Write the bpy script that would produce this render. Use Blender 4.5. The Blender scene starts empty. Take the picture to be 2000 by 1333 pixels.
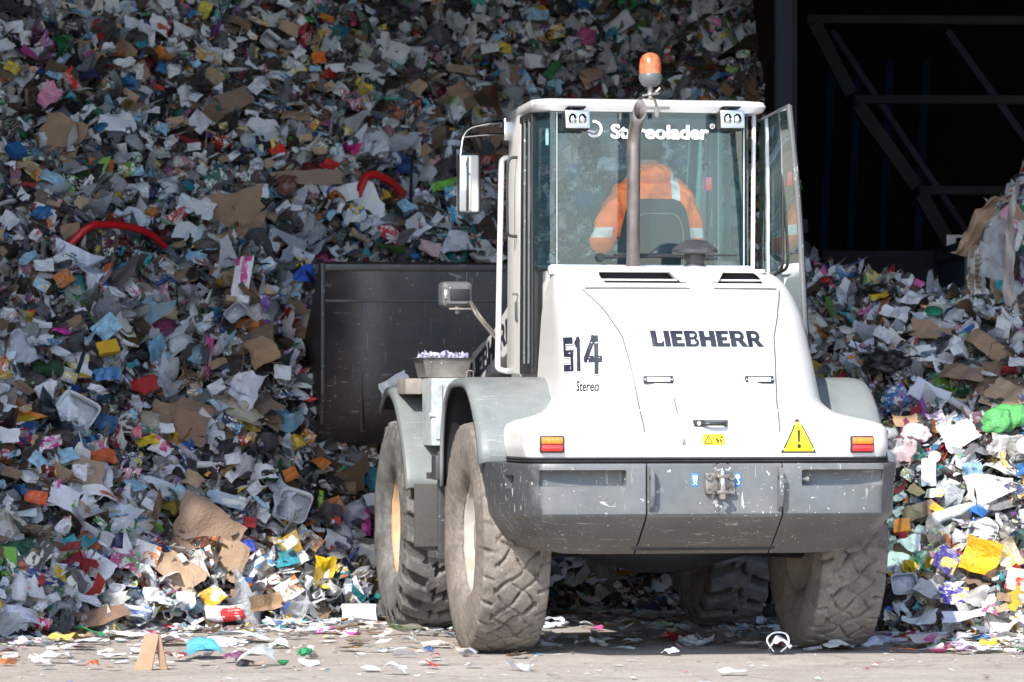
import bpy, bmesh, math, random
import numpy as np
from mathutils import Vector, Matrix
R = math.radians
sc = bpy.context.scene
# ------------------------------------------------------------------ camera
F, HX, HY, CH = 8400.0, 1000.0, 786.0, 1.45      # focal length in photo pixels, principal column, horizon row, eye height
cam = bpy.data.cameras.new('camera'); co = bpy.data.objects.new('camera', cam); sc.collection.objects.link(co)
co.location = (0, 0, CH); co.rotation_euler = (R(90), 0, 0)
cam.sensor_width = 36; cam.lens = 36*F/2000; cam.shift_y = (HY-666.5)/2000; cam.clip_start = .5; cam.clip_end = 1500
cam.dof.use_dof = True; cam.dof.focus_distance = 24.6; cam.dof.aperture_fstop = 4.5
sc.camera = co
# ------------------------------------------------------------------ light
SUN_EL, SUN_AZ = 40.0, 23.0                       # azimuth: degrees left of straight behind the camera
w = bpy.data.worlds.new('World'); sc.world = w; w.use_nodes = True
nt = w.node_tree; bg = nt.nodes['Background']
sky = nt.nodes.new('ShaderNodeTexSky'); sky.sky_type = 'NISHITA'; sky.sun_disc = False
sky.ozone_density = 3.5; sky.sun_elevation = R(SUN_EL); sky.sun_rotation = R(180+SUN_AZ)
nt.links.new(sky.outputs[0], bg.inputs[0]); bg.inputs[1].default_value = .15
sun = bpy.data.lights.new('sun', 'SUN'); sun.energy = 2.65; sun.angle = R(.5); sun.color = (1, .955, .89)
so = bpy.data.objects.new('sun', sun); sc.collection.objects.link(so)
trav = Vector((math.sin(R(SUN_AZ))*math.cos(R(SUN_EL)), math.cos(R(SUN_AZ))*math.cos(R(SUN_EL)), -math.sin(R(SUN_EL))))
so.rotation_euler = trav.to_track_quat('-Z', 'Y').to_euler()
sc.view_settings.view_transform = 'Standard'; sc.view_settings.look = 'None'
sc.view_settings.exposure = 1.5; sc.view_settings.gamma = 1
sc.cycles.max_bounces = 8; sc.cycles.transparent_max_bounces = 12; sc.cycles.use_denoising = True
sc.cycles.diffuse_bounces = 4

# ------------------------------------------------------------------ helpers
COL = sc.collection
random.seed(7); rng = np.random.default_rng(11)
def P(px, py, Y): return Vector(((px-HX)/F*Y, Y, CH-(py-HY)/F*Y))
def s2l(c):
    return tuple(((v/255)/12.92 if v/255 <= .04045 else ((v/255+.055)/1.055)**2.4) for v in c)
PSI = R(11); RX, RY = .867, 25.19; cP, sP = math.cos(PSI), math.sin(PSI)
def L(px, py, y):                                 # photo pixel -> loader coordinates on the plane y
    k = (px-HX)/F
    x = (k*(RY+cP*y)-RX+sP*y)/(cP-k*sP); Y = RY+cP*y+sP*x
    return Vector((x, y, CH-(py-HY)/F*Y))
def LS(px, py, x):                                # ... on the plane x
    k = (px-HX)/F
    y = (RX+cP*x-k*RY-k*sP*x)/(sP+k*cP); Y = RY+cP*y+sP*x
    return Vector((x, y, CH-(py-HY)/F*Y))

def finish(o, label=None, cat=None, group=None, kind=None):
    if label: o['label'] = label
    if cat: o['category'] = cat
    if group: o['group'] = group
    if kind: o['kind'] = kind
    return o
def empty(name, loc=(0, 0, 0), rz=0, parent=None):
    o = bpy.data.objects.new(name, None); COL.objects.link(o); o.location = loc; o.rotation_euler = (0, 0, rz)
    o.parent = parent; o.empty_display_size = .1
    return o
def obj(name, bm, mat, parent=None, smooth=35, loc=None):
    me = bpy.data.meshes.new(name)
    bmesh.ops.recalc_face_normals(bm, faces=bm.faces)
    bm.to_mesh(me); bm.free()
    for m in (mat if isinstance(mat, (list, tuple)) else [mat]): me.materials.append(m)
    if smooth:
        me.polygons.foreach_set('use_smooth', [True]*len(me.polygons)); me.set_sharp_from_angle(angle=R(smooth))
    o = bpy.data.objects.new(name, me); COL.objects.link(o); o.parent = parent
    if loc: o.location = loc
    return o
def B(): return bmesh.new()
def box(bm, lo, hi, bev=0, rot=None, piv=None, seg=2):
    lo, hi = Vector(lo), Vector(hi); c = (lo+hi)/2; s = hi-lo
    t = bmesh.new(); bmesh.ops.create_cube(t, size=1)
    bmesh.ops.scale(t, vec=s, verts=t.verts)
    if bev: bmesh.ops.bevel(t, geom=list(t.edges), offset=bev, segments=seg, affect='EDGES', profile=.6)
    bmesh.ops.translate(t, vec=c, verts=t.verts)
    if rot is not None: bmesh.ops.rotate(t, cent=piv if piv is not None else c, matrix=rot, verts=t.verts)
    merge(bm, t)
def merge(bm, t, mi=None):
    if mi is not None:
        for f in t.faces: f.material_index = mi
    me = bpy.data.meshes.new('tmp'); t.to_mesh(me); t.free(); bm.from_mesh(me); bpy.data.meshes.remove(me)
def smooth_path(pts, n=6, rad=.08):
    pts = [Vector(p) for p in pts]; out = [pts[0]]
    for a, b, c in zip(pts, pts[1:], pts[2:]):
        r = min(rad, (b-a).length*.48, (c-b).length*.48)
        p0 = b+(a-b).normalized()*r; p2 = b+(c-b).normalized()*r
        for i in range(n+1):
            t = i/n; out.append(p0*(1-t)**2+b*2*t*(1-t)+p2*t*t)
    out.append(pts[-1]); return out
def tube(bm, pts, r, n=10, rad=.08, cap=True):
    pts = smooth_path(pts, rad=rad) if len(pts) > 2 else [Vector(p) for p in pts]
    rr = r if isinstance(r, (list, tuple)) else None
    rings = []; up = None
    for i, p in enumerate(pts):
        d = (pts[min(i+1, len(pts)-1)]-pts[max(i-1, 0)]).normalized()
        if up is None: up = d.orthogonal().normalized()
        up = (up-d*up.dot(d)).normalized(); q = d.cross(up)
        ra = r if rr is None else rr[0]+(rr[1]-rr[0])*i/(len(pts)-1)
        rings.append([bm.verts.new(p+(up*math.cos(a)+q*math.sin(a))*ra) for a in [2*math.pi*k/n for k in range(n)]])
    for a, b in zip(rings, rings[1:]):
        for k in range(n): bm.faces.new((a[k], a[(k+1) % n], b[(k+1) % n], b[k]))
    if cap: bm.faces.new(rings[0][::-1]); bm.faces.new(rings[-1])
def lathe(bm, prof, n=24, c=(0, 0, 0), axis='Z', mat=None):
    c = Vector(c); rings = []
    def tr(r, h, a):
        x, y = r*math.cos(a), r*math.sin(a)
        return Vector({'Z': (x, y, h), 'X': (h, x, y), 'Y': (x, h, y)}[axis])
    for r, h in prof:
        if r < 1e-5: rings.append([bm.verts.new(c+tr(0, h, 0))])
        else: rings.append([bm.verts.new(c+tr(r, h, 2*math.pi*k/n)) for k in range(n)])
    for a, b in zip(rings, rings[1:]):
        for k in range(n):
            k2 = (k+1) % n
            if len(a) == 1 and len(b) == 1: continue
            if len(a) == 1: f = (a[0], b[k2], b[k])
            elif len(b) == 1: f = (a[k], a[k2], b[0])
            else: f = (a[k], a[k2], b[k2], b[k])
            fc = bm.faces.new(f)
            if mat is not None: fc.material_index = mat
def prism(bm, pts, d, bev=0):                     # closed polygon pts extruded by vector d
    t = bmesh.new(); vs = [t.verts.new(p) for p in pts]; f = t.faces.new(vs)
    ex = bmesh.ops.extrude_face_region(t, geom=[f])
    bmesh.ops.translate(t, vec=d, verts=[v for v in ex['geom'] if isinstance(v, bmesh.types.BMVert)])
    bmesh.ops.recalc_face_normals(t, faces=t.faces)
    if bev: bmesh.ops.bevel(t, geom=list(t.edges), offset=bev, segments=2, affect='EDGES', profile=.6)
    merge(bm, t)
def loft(bm, rows, close=False, capends=False):
    vr = [[bm.verts.new(p) for p in r] for r in rows]
    for a, b in zip(vr, vr[1:]):
        m = len(a)
        for k in range(m if close else m-1):
            try: bm.faces.new((a[k], a[(k+1) % m], b[(k+1) % m], b[k]))
            except ValueError: pass
    if capends: bm.faces.new(vr[0]); bm.faces.new(vr[-1][::-1])
    return vr
def solidify(o, th, off=-1):
    m = o.modifiers.new('thickness', 'SOLIDIFY'); m.thickness = th; m.offset = off; return o
def cut(o, cbm):                                  # boolean difference, applied at once
    me = bpy.data.meshes.new('cut'); bmesh.ops.recalc_face_normals(cbm, faces=cbm.faces); cbm.to_mesh(me); cbm.free()
    c = bpy.data.objects.new('cut', me); COL.objects.link(c); c.parent = o.parent
    m = o.modifiers.new('b', 'BOOLEAN'); m.object = c; m.operation = 'DIFFERENCE'; m.solver = 'EXACT'
    bpy.context.view_layer.update()
    dg = bpy.context.evaluated_depsgraph_get(); new = bpy.data.meshes.new_from_object(o.evaluated_get(dg))
    o.modifiers.clear(); o.data = new; bpy.data.objects.remove(c)
    new.set_sharp_from_angle(angle=R(30)); return o
def text_bm(s, size=1, bold=0, shear=0, sx=1, align='CENTER', sub=0, spacing=1):
    cu = bpy.data.curves.new('txt', 'FONT'); cu.body = s; cu.size = size; cu.offset = bold; cu.shear = shear; cu.align_x = align
    cu.space_character = spacing; cu.resolution_u = 4
    o = bpy.data.objects.new('txt', cu); COL.objects.link(o); bpy.context.view_layer.update()
    me = bpy.data.meshes.new_from_object(o.evaluated_get(bpy.context.evaluated_depsgraph_get()))
    bpy.data.objects.remove(o); bm = bmesh.new(); bm.from_mesh(me); bpy.data.meshes.remove(me)
    bmesh.ops.scale(bm, vec=(sx, 1, 1), verts=bm.verts)
    bmesh.ops.triangulate(bm, faces=bm.faces)
    if sub: bmesh.ops.subdivide_edges(bm, edges=bm.edges, cuts=sub)
    return bm
def fit(bm, w, h):                                # scale a flat text to w x h, centred on the origin
    xs = [v.co.x for v in bm.verts]; ys = [v.co.y for v in bm.verts]
    cx, cy = (min(xs)+max(xs))/2, (min(ys)+max(ys))/2
    a, b = w/(max(xs)-min(xs)), h/(max(ys)-min(ys))
    for v in bm.verts: v.co = Vector(((v.co.x-cx)*a, (v.co.y-cy)*b, 0))
    return bm
def mapbm(bm, fn):
    for v in bm.verts: v.co = fn(v.co.x, v.co.y, v.co.z)
    return bm

# ------------------------------------------------------------------ materials
class N:
    def __init__(s, name):
        s.m = bpy.data.materials.new(name); s.m.use_nodes = True; s.t = s.m.node_tree
        s.b = s.t.nodes['Principled BSDF']; s.o = s.t.nodes['Material Output']
    def n(s, ty, **kw):
        x = s.t.nodes.new('ShaderNode'+ty)
        for k, v in kw.items():
            if k.startswith('i_'): x.inputs[k[2:].replace('_', ' ')].default_value = v
            else: setattr(x, k, v)
        return x
    def l(s, a, b): s.t.links.new(a, b)
    def noise(s, scale, detail=5, rough=.55, vec=None, dist=0):
        x = s.n('TexNoise', i_Scale=scale, i_Detail=detail, i_Roughness=rough, i_Distortion=dist)
        if vec is not None: s.l(vec, x.inputs['Vector'])
        return x.outputs['Fac']
    def ramp(s, fac, stops):
        x = s.n('ValToRGB'); e = x.color_ramp.elements
        while len(e) < len(stops): e.new(.5)
        for i, (p, c) in enumerate(stops):
            e[i].position = p; e[i].color = (c, c, c, 1) if isinstance(c, (int, float)) else (*c, 1)
        s.l(fac, x.inputs[0]); return x.outputs[0]
    def mix(s, fac, a, b, mode='MIX'):
        x = s.n('Mix', data_type='RGBA', blend_type=mode)
        for i, v in ((0, fac), (6, a), (7, b)):
            if hasattr(v, 'is_linked'): s.l(v, x.inputs[i])
            elif i == 0: x.inputs[i].default_value = v
            else: x.inputs[i].default_value = (*v, 1)
        return x.outputs[2]
    def math(s, op, a, b=None):
        x = s.n('Math', operation=op)
        for i, v in ((0, a), (1, b)):
            if v is None: continue
            if hasattr(v, 'is_linked'): s.l(v, x.inputs[i])
            else: x.inputs[i].default_value = v
        return x.outputs[0]
    def coord(s, scale=(1, 1, 1), which='Object'):
        tc = s.n('TexCoord'); mp = s.n('Mapping'); mp.inputs['Scale'].default_value = scale
        s.l(tc.outputs[which], mp.inputs[0]); return mp.outputs[0]
    def set(s, k, v):
        if hasattr(v, 'is_linked'): s.l(v, s.b.inputs[k])
        else: s.b.inputs[k].default_value = (*v, 1) if isinstance(v, tuple) and len(v) == 3 else v
    def bump(s, h, strength=.3, dist=.01):
        x = s.n('Bump'); x.inputs['Strength'].default_value = strength; x.inputs['Distance'].default_value = dist
        s.l(h, x.inputs['Height']); s.l(x.outputs[0], s.b.inputs['Normal'])
def plain(name, c, rough=.5, metal=0, var=.25, scale=9, bump=0, dirt=None, spec=.5):
    m = N(name); co_ = m.coord()
    f = m.ramp(m.noise(scale, 6, .6, co_), [(.3, 0.), (.7, 1.)])
    a = tuple(v*(1-var) for v in c); b = tuple(min(1, v*(1+var*.5)) for v in c)
    col = m.mix(f, a, b)
    if dirt:
        d = m.ramp(m.noise(4.3, 8, .7, co_), [(dirt[1], 0.), (dirt[1]+.2, 1.)])
        col = m.mix(m.math('MULTIPLY', d, dirt[2]), col, dirt[0])
    m.set('Base Color', col); m.set('Metallic', metal); m.set('Specular IOR Level', spec)
    m.set('Roughness', m.math('ADD', m.math('MULTIPLY', f, .15), rough-.07))
    if bump: m.bump(m.noise(scale*6, 4, .6, co_), bump, .004)
    return m.m

def scratched(name, base, scuff, amount=.5, dusty=None, rough=.5, corner=False):
    m = N(name); c0 = m.coord()
    f = m.ramp(m.noise(3.5, 7, .65, c0), [(.35, 0.), (.65, 1.)])
    col = m.mix(f, tuple(v*.82 for v in base), tuple(v*1.12 for v in base))
    if dusty:
        # dust gathers in patches of its own
        d = m.ramp(m.noise(2.2, 9, .72, c0), [(.42, 0.), (.72, 1.)])
        col = m.mix(m.math('MULTIPLY', d, dusty[1]), col, dusty[0])
    if corner:                                    # paint rubbed to black at the left corner, grime and painted shade on the lower skirt
        tc = m.n('TexCoord'); sp_ = m.n('SeparateXYZ'); m.l(tc.outputs['Object'], sp_.inputs[0])
        e_ = m.math('ADD', sp_.outputs[0], m.math('MULTIPLY', m.noise(5, 7, .7, c0), .55))
        col = m.mix(m.math('MULTIPLY', m.ramp(m.math('MULTIPLY', e_, -1), [(.66, 0.), (.74, 1.)]), .8), col, (.035, .036, .04))
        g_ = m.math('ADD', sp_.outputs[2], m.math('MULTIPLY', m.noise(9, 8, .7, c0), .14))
        col = m.mix(m.math('MULTIPLY', m.ramp(g_, [(.80, 1.), (.94, 0.)]), .62), col, (.070, .058, .048))  # brown grime, deepened to paint in the shade of the underside
        e2 = m.math('ADD', sp_.outputs[0], m.math('MULTIPLY', m.noise(7, 8, .75, c0), .5))
        col = m.mix(m.math('MULTIPLY', m.ramp(e2, [(1.28, 0.), (1.40, 1.)]), .5), col, (.26, .21, .175))
    for (sx, rz, th) in (((2, 40, 5), .5, .67), ((30, 40, 2.5), -.4, .68), ((6, 6, 38), .2, .70)):
        tc = m.n('TexCoord'); mp = m.n('Mapping'); mp.inputs['Scale'].default_value = sx; mp.inputs['Rotation'].default_value = (rz, rz*1.7, rz)
        m.l(tc.outputs['Object'], mp.inputs[0])
        s_ = m.ramp(m.noise(2.4, 3, .5, mp.outputs[0], .6), [(th, 0.), (th+.015, 1.)])
        msk = m.ramp(m.noise(1.9, 3, .5, c0), [(.42, 0.), (.6, 1.)])
        col = m.mix(m.math('MULTIPLY', m.math('MULTIPLY', s_, msk), amount), col, scuff)
    sp = m.ramp(m.noise(38, 2, .5, c0), [(.70, 0.), (.735, 1.)])
    col = m.mix(m.math('MULTIPLY', sp, amount), col, scuff)
    m.set('Base Color', col); m.set('Roughness', rough)
    m.bump(m.noise(60, 5, .6, c0), .12, .004)
    return m.m
M = {}
# white paint: thin dust film low down and in streaks
m = N('white_paint'); c0 = m.coord()
st = m.n('TexCoord'); mp = m.n('Mapping'); mp.inputs['Scale'].default_value = (7, 7, 1.1); m.l(st.outputs['Object'], mp.inputs[0])
d1 = m.ramp(m.noise(2.2, 7, .62, mp.outputs[0]), [(.52, 0.), (.85, 1.)])
d2 = m.ramp(m.noise(5, 9, .75, c0), [(.56, 0.), (.70, 1.)])
d3 = m.ramp(m.noise(55, 2, .5, c0), [(.715, 0.), (.74, 1.)])
col = m.mix(m.math('MULTIPLY', d1, .32), (.63, .62, .60), (.40, .37, .33))
col = m.mix(m.math('MULTIPLY', d2, .26), col, (.42, .35, .28)); col = m.mix(m.math('MULTIPLY', d3, .45), col, (.25, .22, .2))
m.set('Base Color', col); m.set('Roughness', .38); m.b.inputs['Coat Weight'].default_value = .15
M['white'] = m.m
M['grey'] = scratched('grey_plastic', (.17, .19, .19), (.42, .42, .40), .40, ((.28, .265, .24), .45))
M['cw'] = scratched('counterweight_paint', (.108, .120, .126), (.50, .48, .45), .9, ((.20, .175, .15), .55), .42)
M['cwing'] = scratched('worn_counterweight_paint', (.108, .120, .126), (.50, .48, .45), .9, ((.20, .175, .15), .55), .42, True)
M['cleaner'] = plain('cleaner_plastic', (.045, .048, .055), .38, var=.15, dirt=((.14, .13, .12), .5, .4))
M['cwblack'] = scratched('scuffed_black', (.05, .052, .058), (.42, .41, .40), .8, ((.18, .16, .15), .3), .4)
M['black'] = plain('black_plastic', (.022, .023, .026), .42, dirt=((.12, .11, .1), .55, .35))
M['rubberseal'] = plain('rubber_seal', (.02, .02, .022), .6)
M['steel'] = plain('worn_steel', (.30, .28, .26), .45, .6, dirt=((.14, .10, .07), .45, .7))
M['chrome'] = plain('chrome', (.75, .75, .76), .14, 1, .08)
M['aluminium'] = plain('dull_aluminium', (.50, .50, .50), .38, .9, .1)
M['bucket'] = scratched('bucket_steel', (.028, .026, .028), (.24, .23, .22), .9, ((.085, .058, .045), .85), .42)
M['pipe'] = plain('exhaust_steel', (.27, .235, .225), .45, .7, .35, 5, .1, ((.40, .36, .34), .5, .7))
M['bore_black'] = plain('bore_black', (.012, .010, .009), .9)
M['lens'] = plain('lamp_reflector', (.85, .86, .88), .12, 1, .05)
M['dark'] = plain('dark_interior', (.015, .015, .016), .8)
M['seat'] = plain('seat_fabric', (.012, .018, .024), .8, var=.2)
M['logo'] = plain('lettering_slate', (.022, .026, .042), .5, var=.1)
M['decalwhite'] = plain('decal_white', (.82, .82, .82), .5, var=.03)
M['decalblack'] = plain('decal_black', (.02, .02, .02), .5, var=.1)
M['yellow'] = plain('decal_yellow', (.80, .56, .015), .45, var=.06)
M['blue'] = plain('decal_blue', (.03, .19, .50), .45, var=.08)
M['rimo'] = plain('rim_dusty_orange', (.56, .35, .19), .75, var=.3, scale=7, bump=.3, dirt=((.38, .30, .23), .42, .8))
M['rimw'] = plain('rim_dusty_white', (.42, .40, .36), .75, var=.25, scale=7, bump=.3, dirt=((.30, .24, .19), .42, .8))
def lampmat(name, c, e=0):
    m = N(name); co_ = m.coord((1, 1, 1)); f = m.ramp(m.noise(70, 2, .5, co_), [(.35, 0.), (.65, 1.)])
    m.set('Base Color', m.mix(f, c, tuple(min(1, v*1.35+.01) for v in c))); m.set('Roughness', .18); m.b.inputs['Coat Weight'].default_value = .6
    m.b.inputs['Subsurface Weight'].default_value = 0
    return m.m
M['amber'] = lampmat('amber_lens', (.78, .17, .012)); M['red'] = lampmat('red_lens', (.55, .012, .012))
m = N('beacon_dome'); c0 = m.coord(); m.set('Base Color', m.mix(m.ramp(m.noise(20, 4, .6, c0), [(.4, 0.), (.7, 1.)]), (.62, .12, .035), (.75, .30, .16)))
m.set('Roughness', .3); m.b.inputs['Transmission Weight'].default_value = .25; M['dome'] = m.m
# tyres: dusty caked rubber; grooves turn darker through their depth attribute
def tyre_mat(name, mud, rub, cov):
    m = N(name); c0 = m.coord()
    a = m.n('Attribute'); a.attribute_name = 'lug'
    n1 = m.ramp(m.noise(7, 8, .7, c0), [(cov, 0.), (cov+.22, 1.)])
    n2 = m.ramp(m.noise(34, 6, .7, c0), [(.35, 0.), (.65, 1.)])
    mud2 = m.mix(n2, tuple(v*.78 for v in mud), tuple(v*1.15 for v in mud))
    col = m.mix(n1, rub, mud2)
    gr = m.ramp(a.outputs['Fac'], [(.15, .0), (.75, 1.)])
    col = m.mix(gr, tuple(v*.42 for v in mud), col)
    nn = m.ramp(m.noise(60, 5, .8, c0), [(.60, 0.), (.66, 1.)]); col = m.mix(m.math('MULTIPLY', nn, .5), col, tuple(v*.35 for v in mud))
    m.set('Base Color', col); m.set('Roughness', .92); m.set('Specular IOR Level', .2)
    mm = m.math('ADD', m.noise(26, 8, .75, c0), m.math('MULTIPLY', m.noise(110, 3, .6, c0), .35))
    m.bump(mm, .75, .012); return m.m
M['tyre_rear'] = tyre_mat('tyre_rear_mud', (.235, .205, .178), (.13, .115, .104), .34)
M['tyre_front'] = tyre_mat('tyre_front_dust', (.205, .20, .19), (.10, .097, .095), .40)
def glass(name, tint, refl=.10, dust=.07, haze_tint=(.75, .80, .80)):  # dust: weight of the dust film and the haze painted with it
    m = N(name); t = m.t; t.nodes.remove(m.b)
    tr = m.n('BsdfTransparent'); tr.inputs[0].default_value = (*tint, 1)
    gl = m.n('BsdfGlossy'); gl.inputs['Roughness'].default_value = .02; gl.inputs['Color'].default_value = (.9, .95, 1, 1)
    df = m.n('BsdfDiffuse'); df.inputs[0].default_value = (*haze_tint, 1)  # dust film, its tint also painting a coloured haze over the glass
    lw = m.n('LayerWeight'); lw.inputs[0].default_value = .3
    f = m.math('ADD', m.math('MULTIPLY', lw.outputs['Fresnel'], .8), refl-.04)
    mx = m.n('MixShader'); m.l(f, mx.inputs[0]); m.l(tr.outputs[0], mx.inputs[1]); m.l(gl.outputs[0], mx.inputs[2])
    c0 = m.coord((1, 1, .5)); dn = m.math('MULTIPLY', m.ramp(m.noise(5, 8, .7, c0), [(.3, .45), (.75, 1.)]), dust)
    mx2 = m.n('MixShader'); m.l(dn, mx2.inputs[0]); m.l(mx.outputs[0], mx2.inputs[1]); m.l(df.outputs[0], mx2.inputs[2])
    m.l(mx2.outputs[0], m.o.inputs[0]); return m.m
M['glass'] = glass('window_glass', (.90, .985, .985), .085, .05, (.16, .48, .62))
M['glassside'] = glass('side_glass', (.42, .66, .57), .10, .04, (.4, .62, .54))
M['band'] = glass('tinted_band', (.50, .62, .66), .09, .14, (.16, .26, .32))
# jacket: orange hi-vis with silver tape over shoulders and round the sleeves (cut into the cloth itself)
m = N('hivis_orange'); tc = m.n('TexCoord'); sx_ = m.n('SeparateXYZ'); m.l(tc.outputs['Object'], sx_.inputs[0])
ax = m.math('ABSOLUTE', sx_.outputs[0]); band = m.math('MULTIPLY', m.math('GREATER_THAN', ax, .105), m.math('LESS_THAN', ax, .155))
zz = sx_.outputs[2]; up = m.math('GREATER_THAN', zz, .46)
arm = m.math('GREATER_THAN', ax, .235); ab = m.math('MULTIPLY', arm, m.math('MULTIPLY', m.math('GREATER_THAN', zz, .385), m.math('LESS_THAN', zz, .445)))
tape = m.math('MAXIMUM', m.math('MULTIPLY', band, up), ab)
m.set('Base Color', m.mix(tape, (1.0, .19, .012), (.74, .74, .68))); m.set('Roughness', .75)
w1 = m.n('TexWave'); w1.wave_type = 'BANDS'; w1.bands_direction = 'DIAGONAL'; w1.inputs['Scale'].default_value = 6; m.l(tc.outputs['Object'], w1.inputs[0])
m.bump(m.math('ADD', w1.outputs['Fac'], m.math('MULTIPLY', m.noise(9, 4, .6, tc.outputs['Object']), 2.5)), .6, .012); M['jacket'] = m.m
M['skin'] = plain('skin', (.50, .28, .20), .5, var=.1); M['hair'] = plain('dark_hair', (.02, .014, .01), .6)
M['trousers'] = plain('dark_trousers', (.03, .035, .05), .8)
# building
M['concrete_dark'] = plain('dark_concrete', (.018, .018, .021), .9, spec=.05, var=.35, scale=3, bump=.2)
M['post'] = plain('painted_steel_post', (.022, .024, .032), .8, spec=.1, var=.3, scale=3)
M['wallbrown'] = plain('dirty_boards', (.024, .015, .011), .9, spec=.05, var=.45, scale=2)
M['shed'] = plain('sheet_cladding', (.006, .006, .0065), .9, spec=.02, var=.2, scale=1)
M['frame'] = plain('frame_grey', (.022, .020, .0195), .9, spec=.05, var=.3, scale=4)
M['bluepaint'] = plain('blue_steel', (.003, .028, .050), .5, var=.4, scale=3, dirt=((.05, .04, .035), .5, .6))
m = N('yard_concrete'); c0 = m.coord()
a = m.ramp(m.noise(.9, 9, .7, c0), [(.3, (.36, .315, .27)), (.52, (.46, .41, .365)), (.7, (.54, .49, .445))])
sp = m.ramp(m.noise(26, 6, .75, c0), [(.38, 0.), (.60, 1.)]); a = m.mix(m.math('MULTIPLY', sp, .5), a, (.24, .20, .17))
sp2 = m.ramp(m.noise(60, 3, .6, c0), [(.66, 0.), (.70, 1.)]); a = m.mix(m.math('MULTIPLY', sp2, .8), a, (.62, .60, .57))
sp3 = m.ramp(m.noise(2.6, 4, .6, c0), [(.60, 0.), (.70, 1.)]); a = m.mix(m.math('MULTIPLY', sp3, .35), a, (.13, .11, .095))
tc2 = m.n('TexCoord'); mp2 = m.n('Mapping'); mp2.inputs['Scale'].default_value = (.7, 2.2, 1); mp2.inputs['Rotation'].default_value = (0, 0, .12); m.l(tc2.outputs['Object'], mp2.inputs[0])
tr = m.ramp(m.noise(1.6, 7, .65, mp2.outputs[0], .4), [(.50, 0.), (.62, 1.)]); a = m.mix(m.math('MULTIPLY', tr, .18), a, (.20, .17, .145))
vo = m.n('TexVoronoi'); vo.feature = 'DISTANCE_TO_EDGE'; vo.inputs['Scale'].default_value = .55; wv = m.n('TexNoise'); wv.inputs['Scale'].default_value = 3; ad = m.n('VectorMath', operation='ADD'); m.l(tc2.outputs['Object'], ad.inputs[0]); m.l(wv.outputs['Color'], ad.inputs[1]); m.l(ad.outputs[0], vo.inputs['Vector'])
ck = m.ramp(vo.outputs['Distance'], [(.004, 1.), (.012, 0.)]); a = m.mix(m.math('MULTIPLY', ck, .3), a, (.10, .085, .07))
m.set('Base Color', a); m.set('Roughness', .9); m.bump(m.math('ADD', m.noise(14, 9, .75, c0), m.noise(70, 4, .6, c0)), .6, .02); M['ground'] = m.m

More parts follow.
